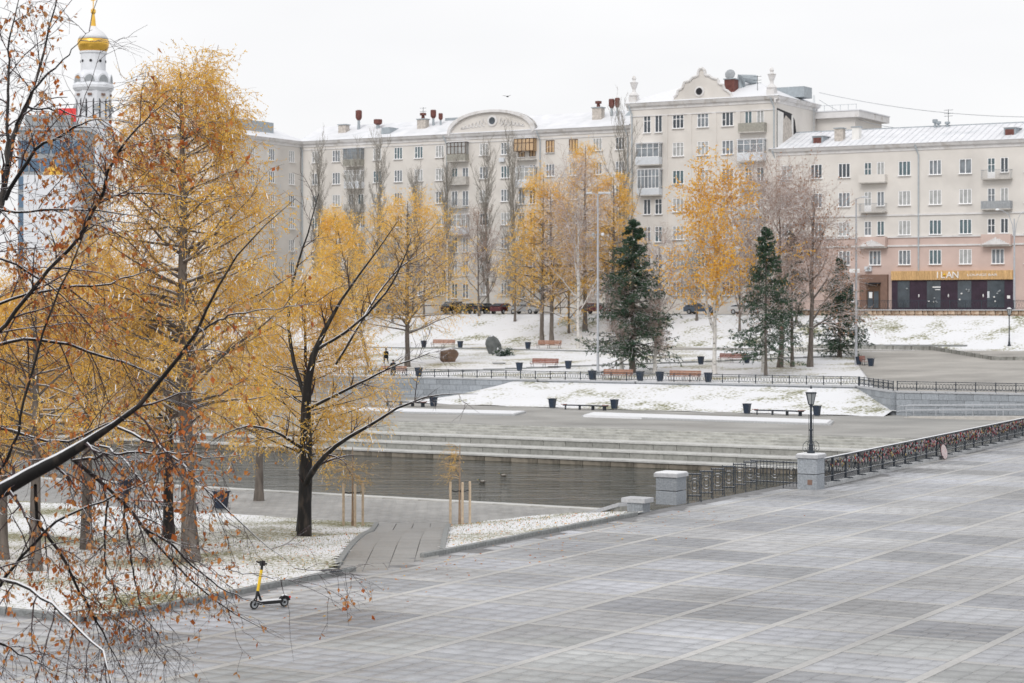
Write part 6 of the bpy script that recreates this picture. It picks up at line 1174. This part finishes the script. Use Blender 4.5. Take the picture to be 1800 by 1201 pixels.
# ---- parked cars along the street
def car(label, px, a, colr, rz=0, van=False, group='cars parked along the street'):
    p = W(a, on_a(px, a)[0], 6.46); t = thing('parked_car', label, 'car', p, TURN+rz, group); cm = mat('paint_%.2f_%.2f_%.2f' % colr, colr, .25, .02, spec=.6); h = 1.75 if van else 1.48
    side = [(-2.15, .35), (2.1, .35), (2.2, .6), (2.15, .85), (1.25, 1.0), (.65, h-.06), (.3, h), (-1.0, h), (-1.35, h-.08), (-2.0, 1.02), (-2.2, .9)]; n = len(side); vs_ = []
    for y, f in ((-.86, 0), (-.80, 1), (.80, 1), (.86, 0)):
        for x, z in side: vs_.append((x, y*(.86 if z > 1.1 else 1) if f else y*(.84 if z > 1.1 else 1), z if not f else z+.0))
    fs_ = [tuple(range(n))[::1], tuple(range(3*n, 4*n))[::-1]]+[(k*n+i, k*n+(i+1) % n, (k+1)*n+(i+1) % n, (k+1)*n+i) for k in range(3) for i in range(n)]
    MB().add(vs_, fs_).build('body', cm, t)
    for s_ in (-1, 1):
        MB().add([(x, s_*(.745 if z > 1.1 else .872), z) for x, z in ((-1.75, 1.02), (-1.2, h-.14), (-.35, h-.09), (-.35, 1.02))], [(0, 1, 2, 3)]).build('side_window', GLASS[0], t); MB().add([(x, s_*(.745 if z > 1.1 else .872), z) for x, z in ((-.25, 1.02), (-.25, h-.09), (.3, h-.1), (1.05, 1.02))], [(0, 1, 2, 3)]).build('side_window', GLASS[0], t)
        for x in (-1.35, 1.35): w_ = MB().lathe([(.2, -.1), (.32, -.1), (.33, 0), (.32, .1), (.2, .1)], 16).build('wheel', M['rubber'], t, (x, s_*.8, .33)); w_.rotation_euler = (R(90), 0, 0); MB().lathe([(.05, -.105), (.2, -.1), (.2, .1), (.05, .105)], 12).build('rim', M['steel'], w_)
        MB().box(2.15, s_*.6, .66, .1, .35, .14).build('headlight', M['bulb'], t); MB().box(-2.15, s_*.6, .78, .1, .3, .15).build('tail_light', M['redmetal'], t)
    MB().add([(1.22, -.66, 1.03), (1.22, .66, 1.03), (.68, .6, h-.08), (.68, -.6, h-.08)], [(0, 1, 2, 3)]).build('windscreen', GLASS[0], t).location = (.02, 0, .02); MB().add([(-1.4, -.6, h-.1), (-1.4, .6, h-.1), (-1.98, .66, 1.06), (-1.98, -.66, 1.06)], [(0, 1, 2, 3)]).build('rear_window', GLASS[0], t).location = (-.02, 0, .02)
    MB().box(-.35, 0, h+.002, 1.2, 1.2, .05).build('snow_cover', M['snow'], t)
for px, lab, c, rz, v in ((645, 'white parked car behind the leaning larch', (.6, .6, .62), 0, False), (700, 'grey parked car behind the golden larch with bare trunk', (.2, .21, .23), 0, False), (800, 'black parked van-like car left of the bare street tree', (.015, .018, .02), R(80), True), (826, 'dark green parked car beside the bare street tree', (.02, .035, .03), R(90), False), (852, 'black parked car with snowy windscreen', (.014, .015, .018), R(90), False), (884, 'dark red parked car right of the black ones', (.09, .015, .018), R(90), False), (922, 'silver parked car behind the twin larch trunks', (.42, .43, .45), 0, False), (1048, 'dark red parked car behind the pale birch', (.13, .02, .025), 0, False), (1232, 'blue-grey parked car seen through the golden birch', (.1, .14, .2), 0, False), (1310, 'white parked car seen between the birch and spruces', (.62, .62, .63), 0, False)):
    car(lab, px, 249.2, c, rz, v)
# ---- overhead wires from the rear wing
for (x0, y0), (x1, y1), lab in (((1440, 163), (1830, 206), 'upper overhead cable running from the tallest block'), ((1440, 176), (1590, 226), 'lower overhead cable running from the tallest block')):
    A_, B_ = pt(x0, y0, 300), pt(x1, y1, 285); n_ = 10; P_ = [A_.lerp(B_, k/n_)-Vector((0, 0, .9*4*(k/n_)*(1-k/n_))) for k in range(n_+1)]; o = MB().tube([p-A_ for p in P_], .035, 4).build('overhead_cable', M['slatgrey'], None, A_); tag(o, lab, 'cable')
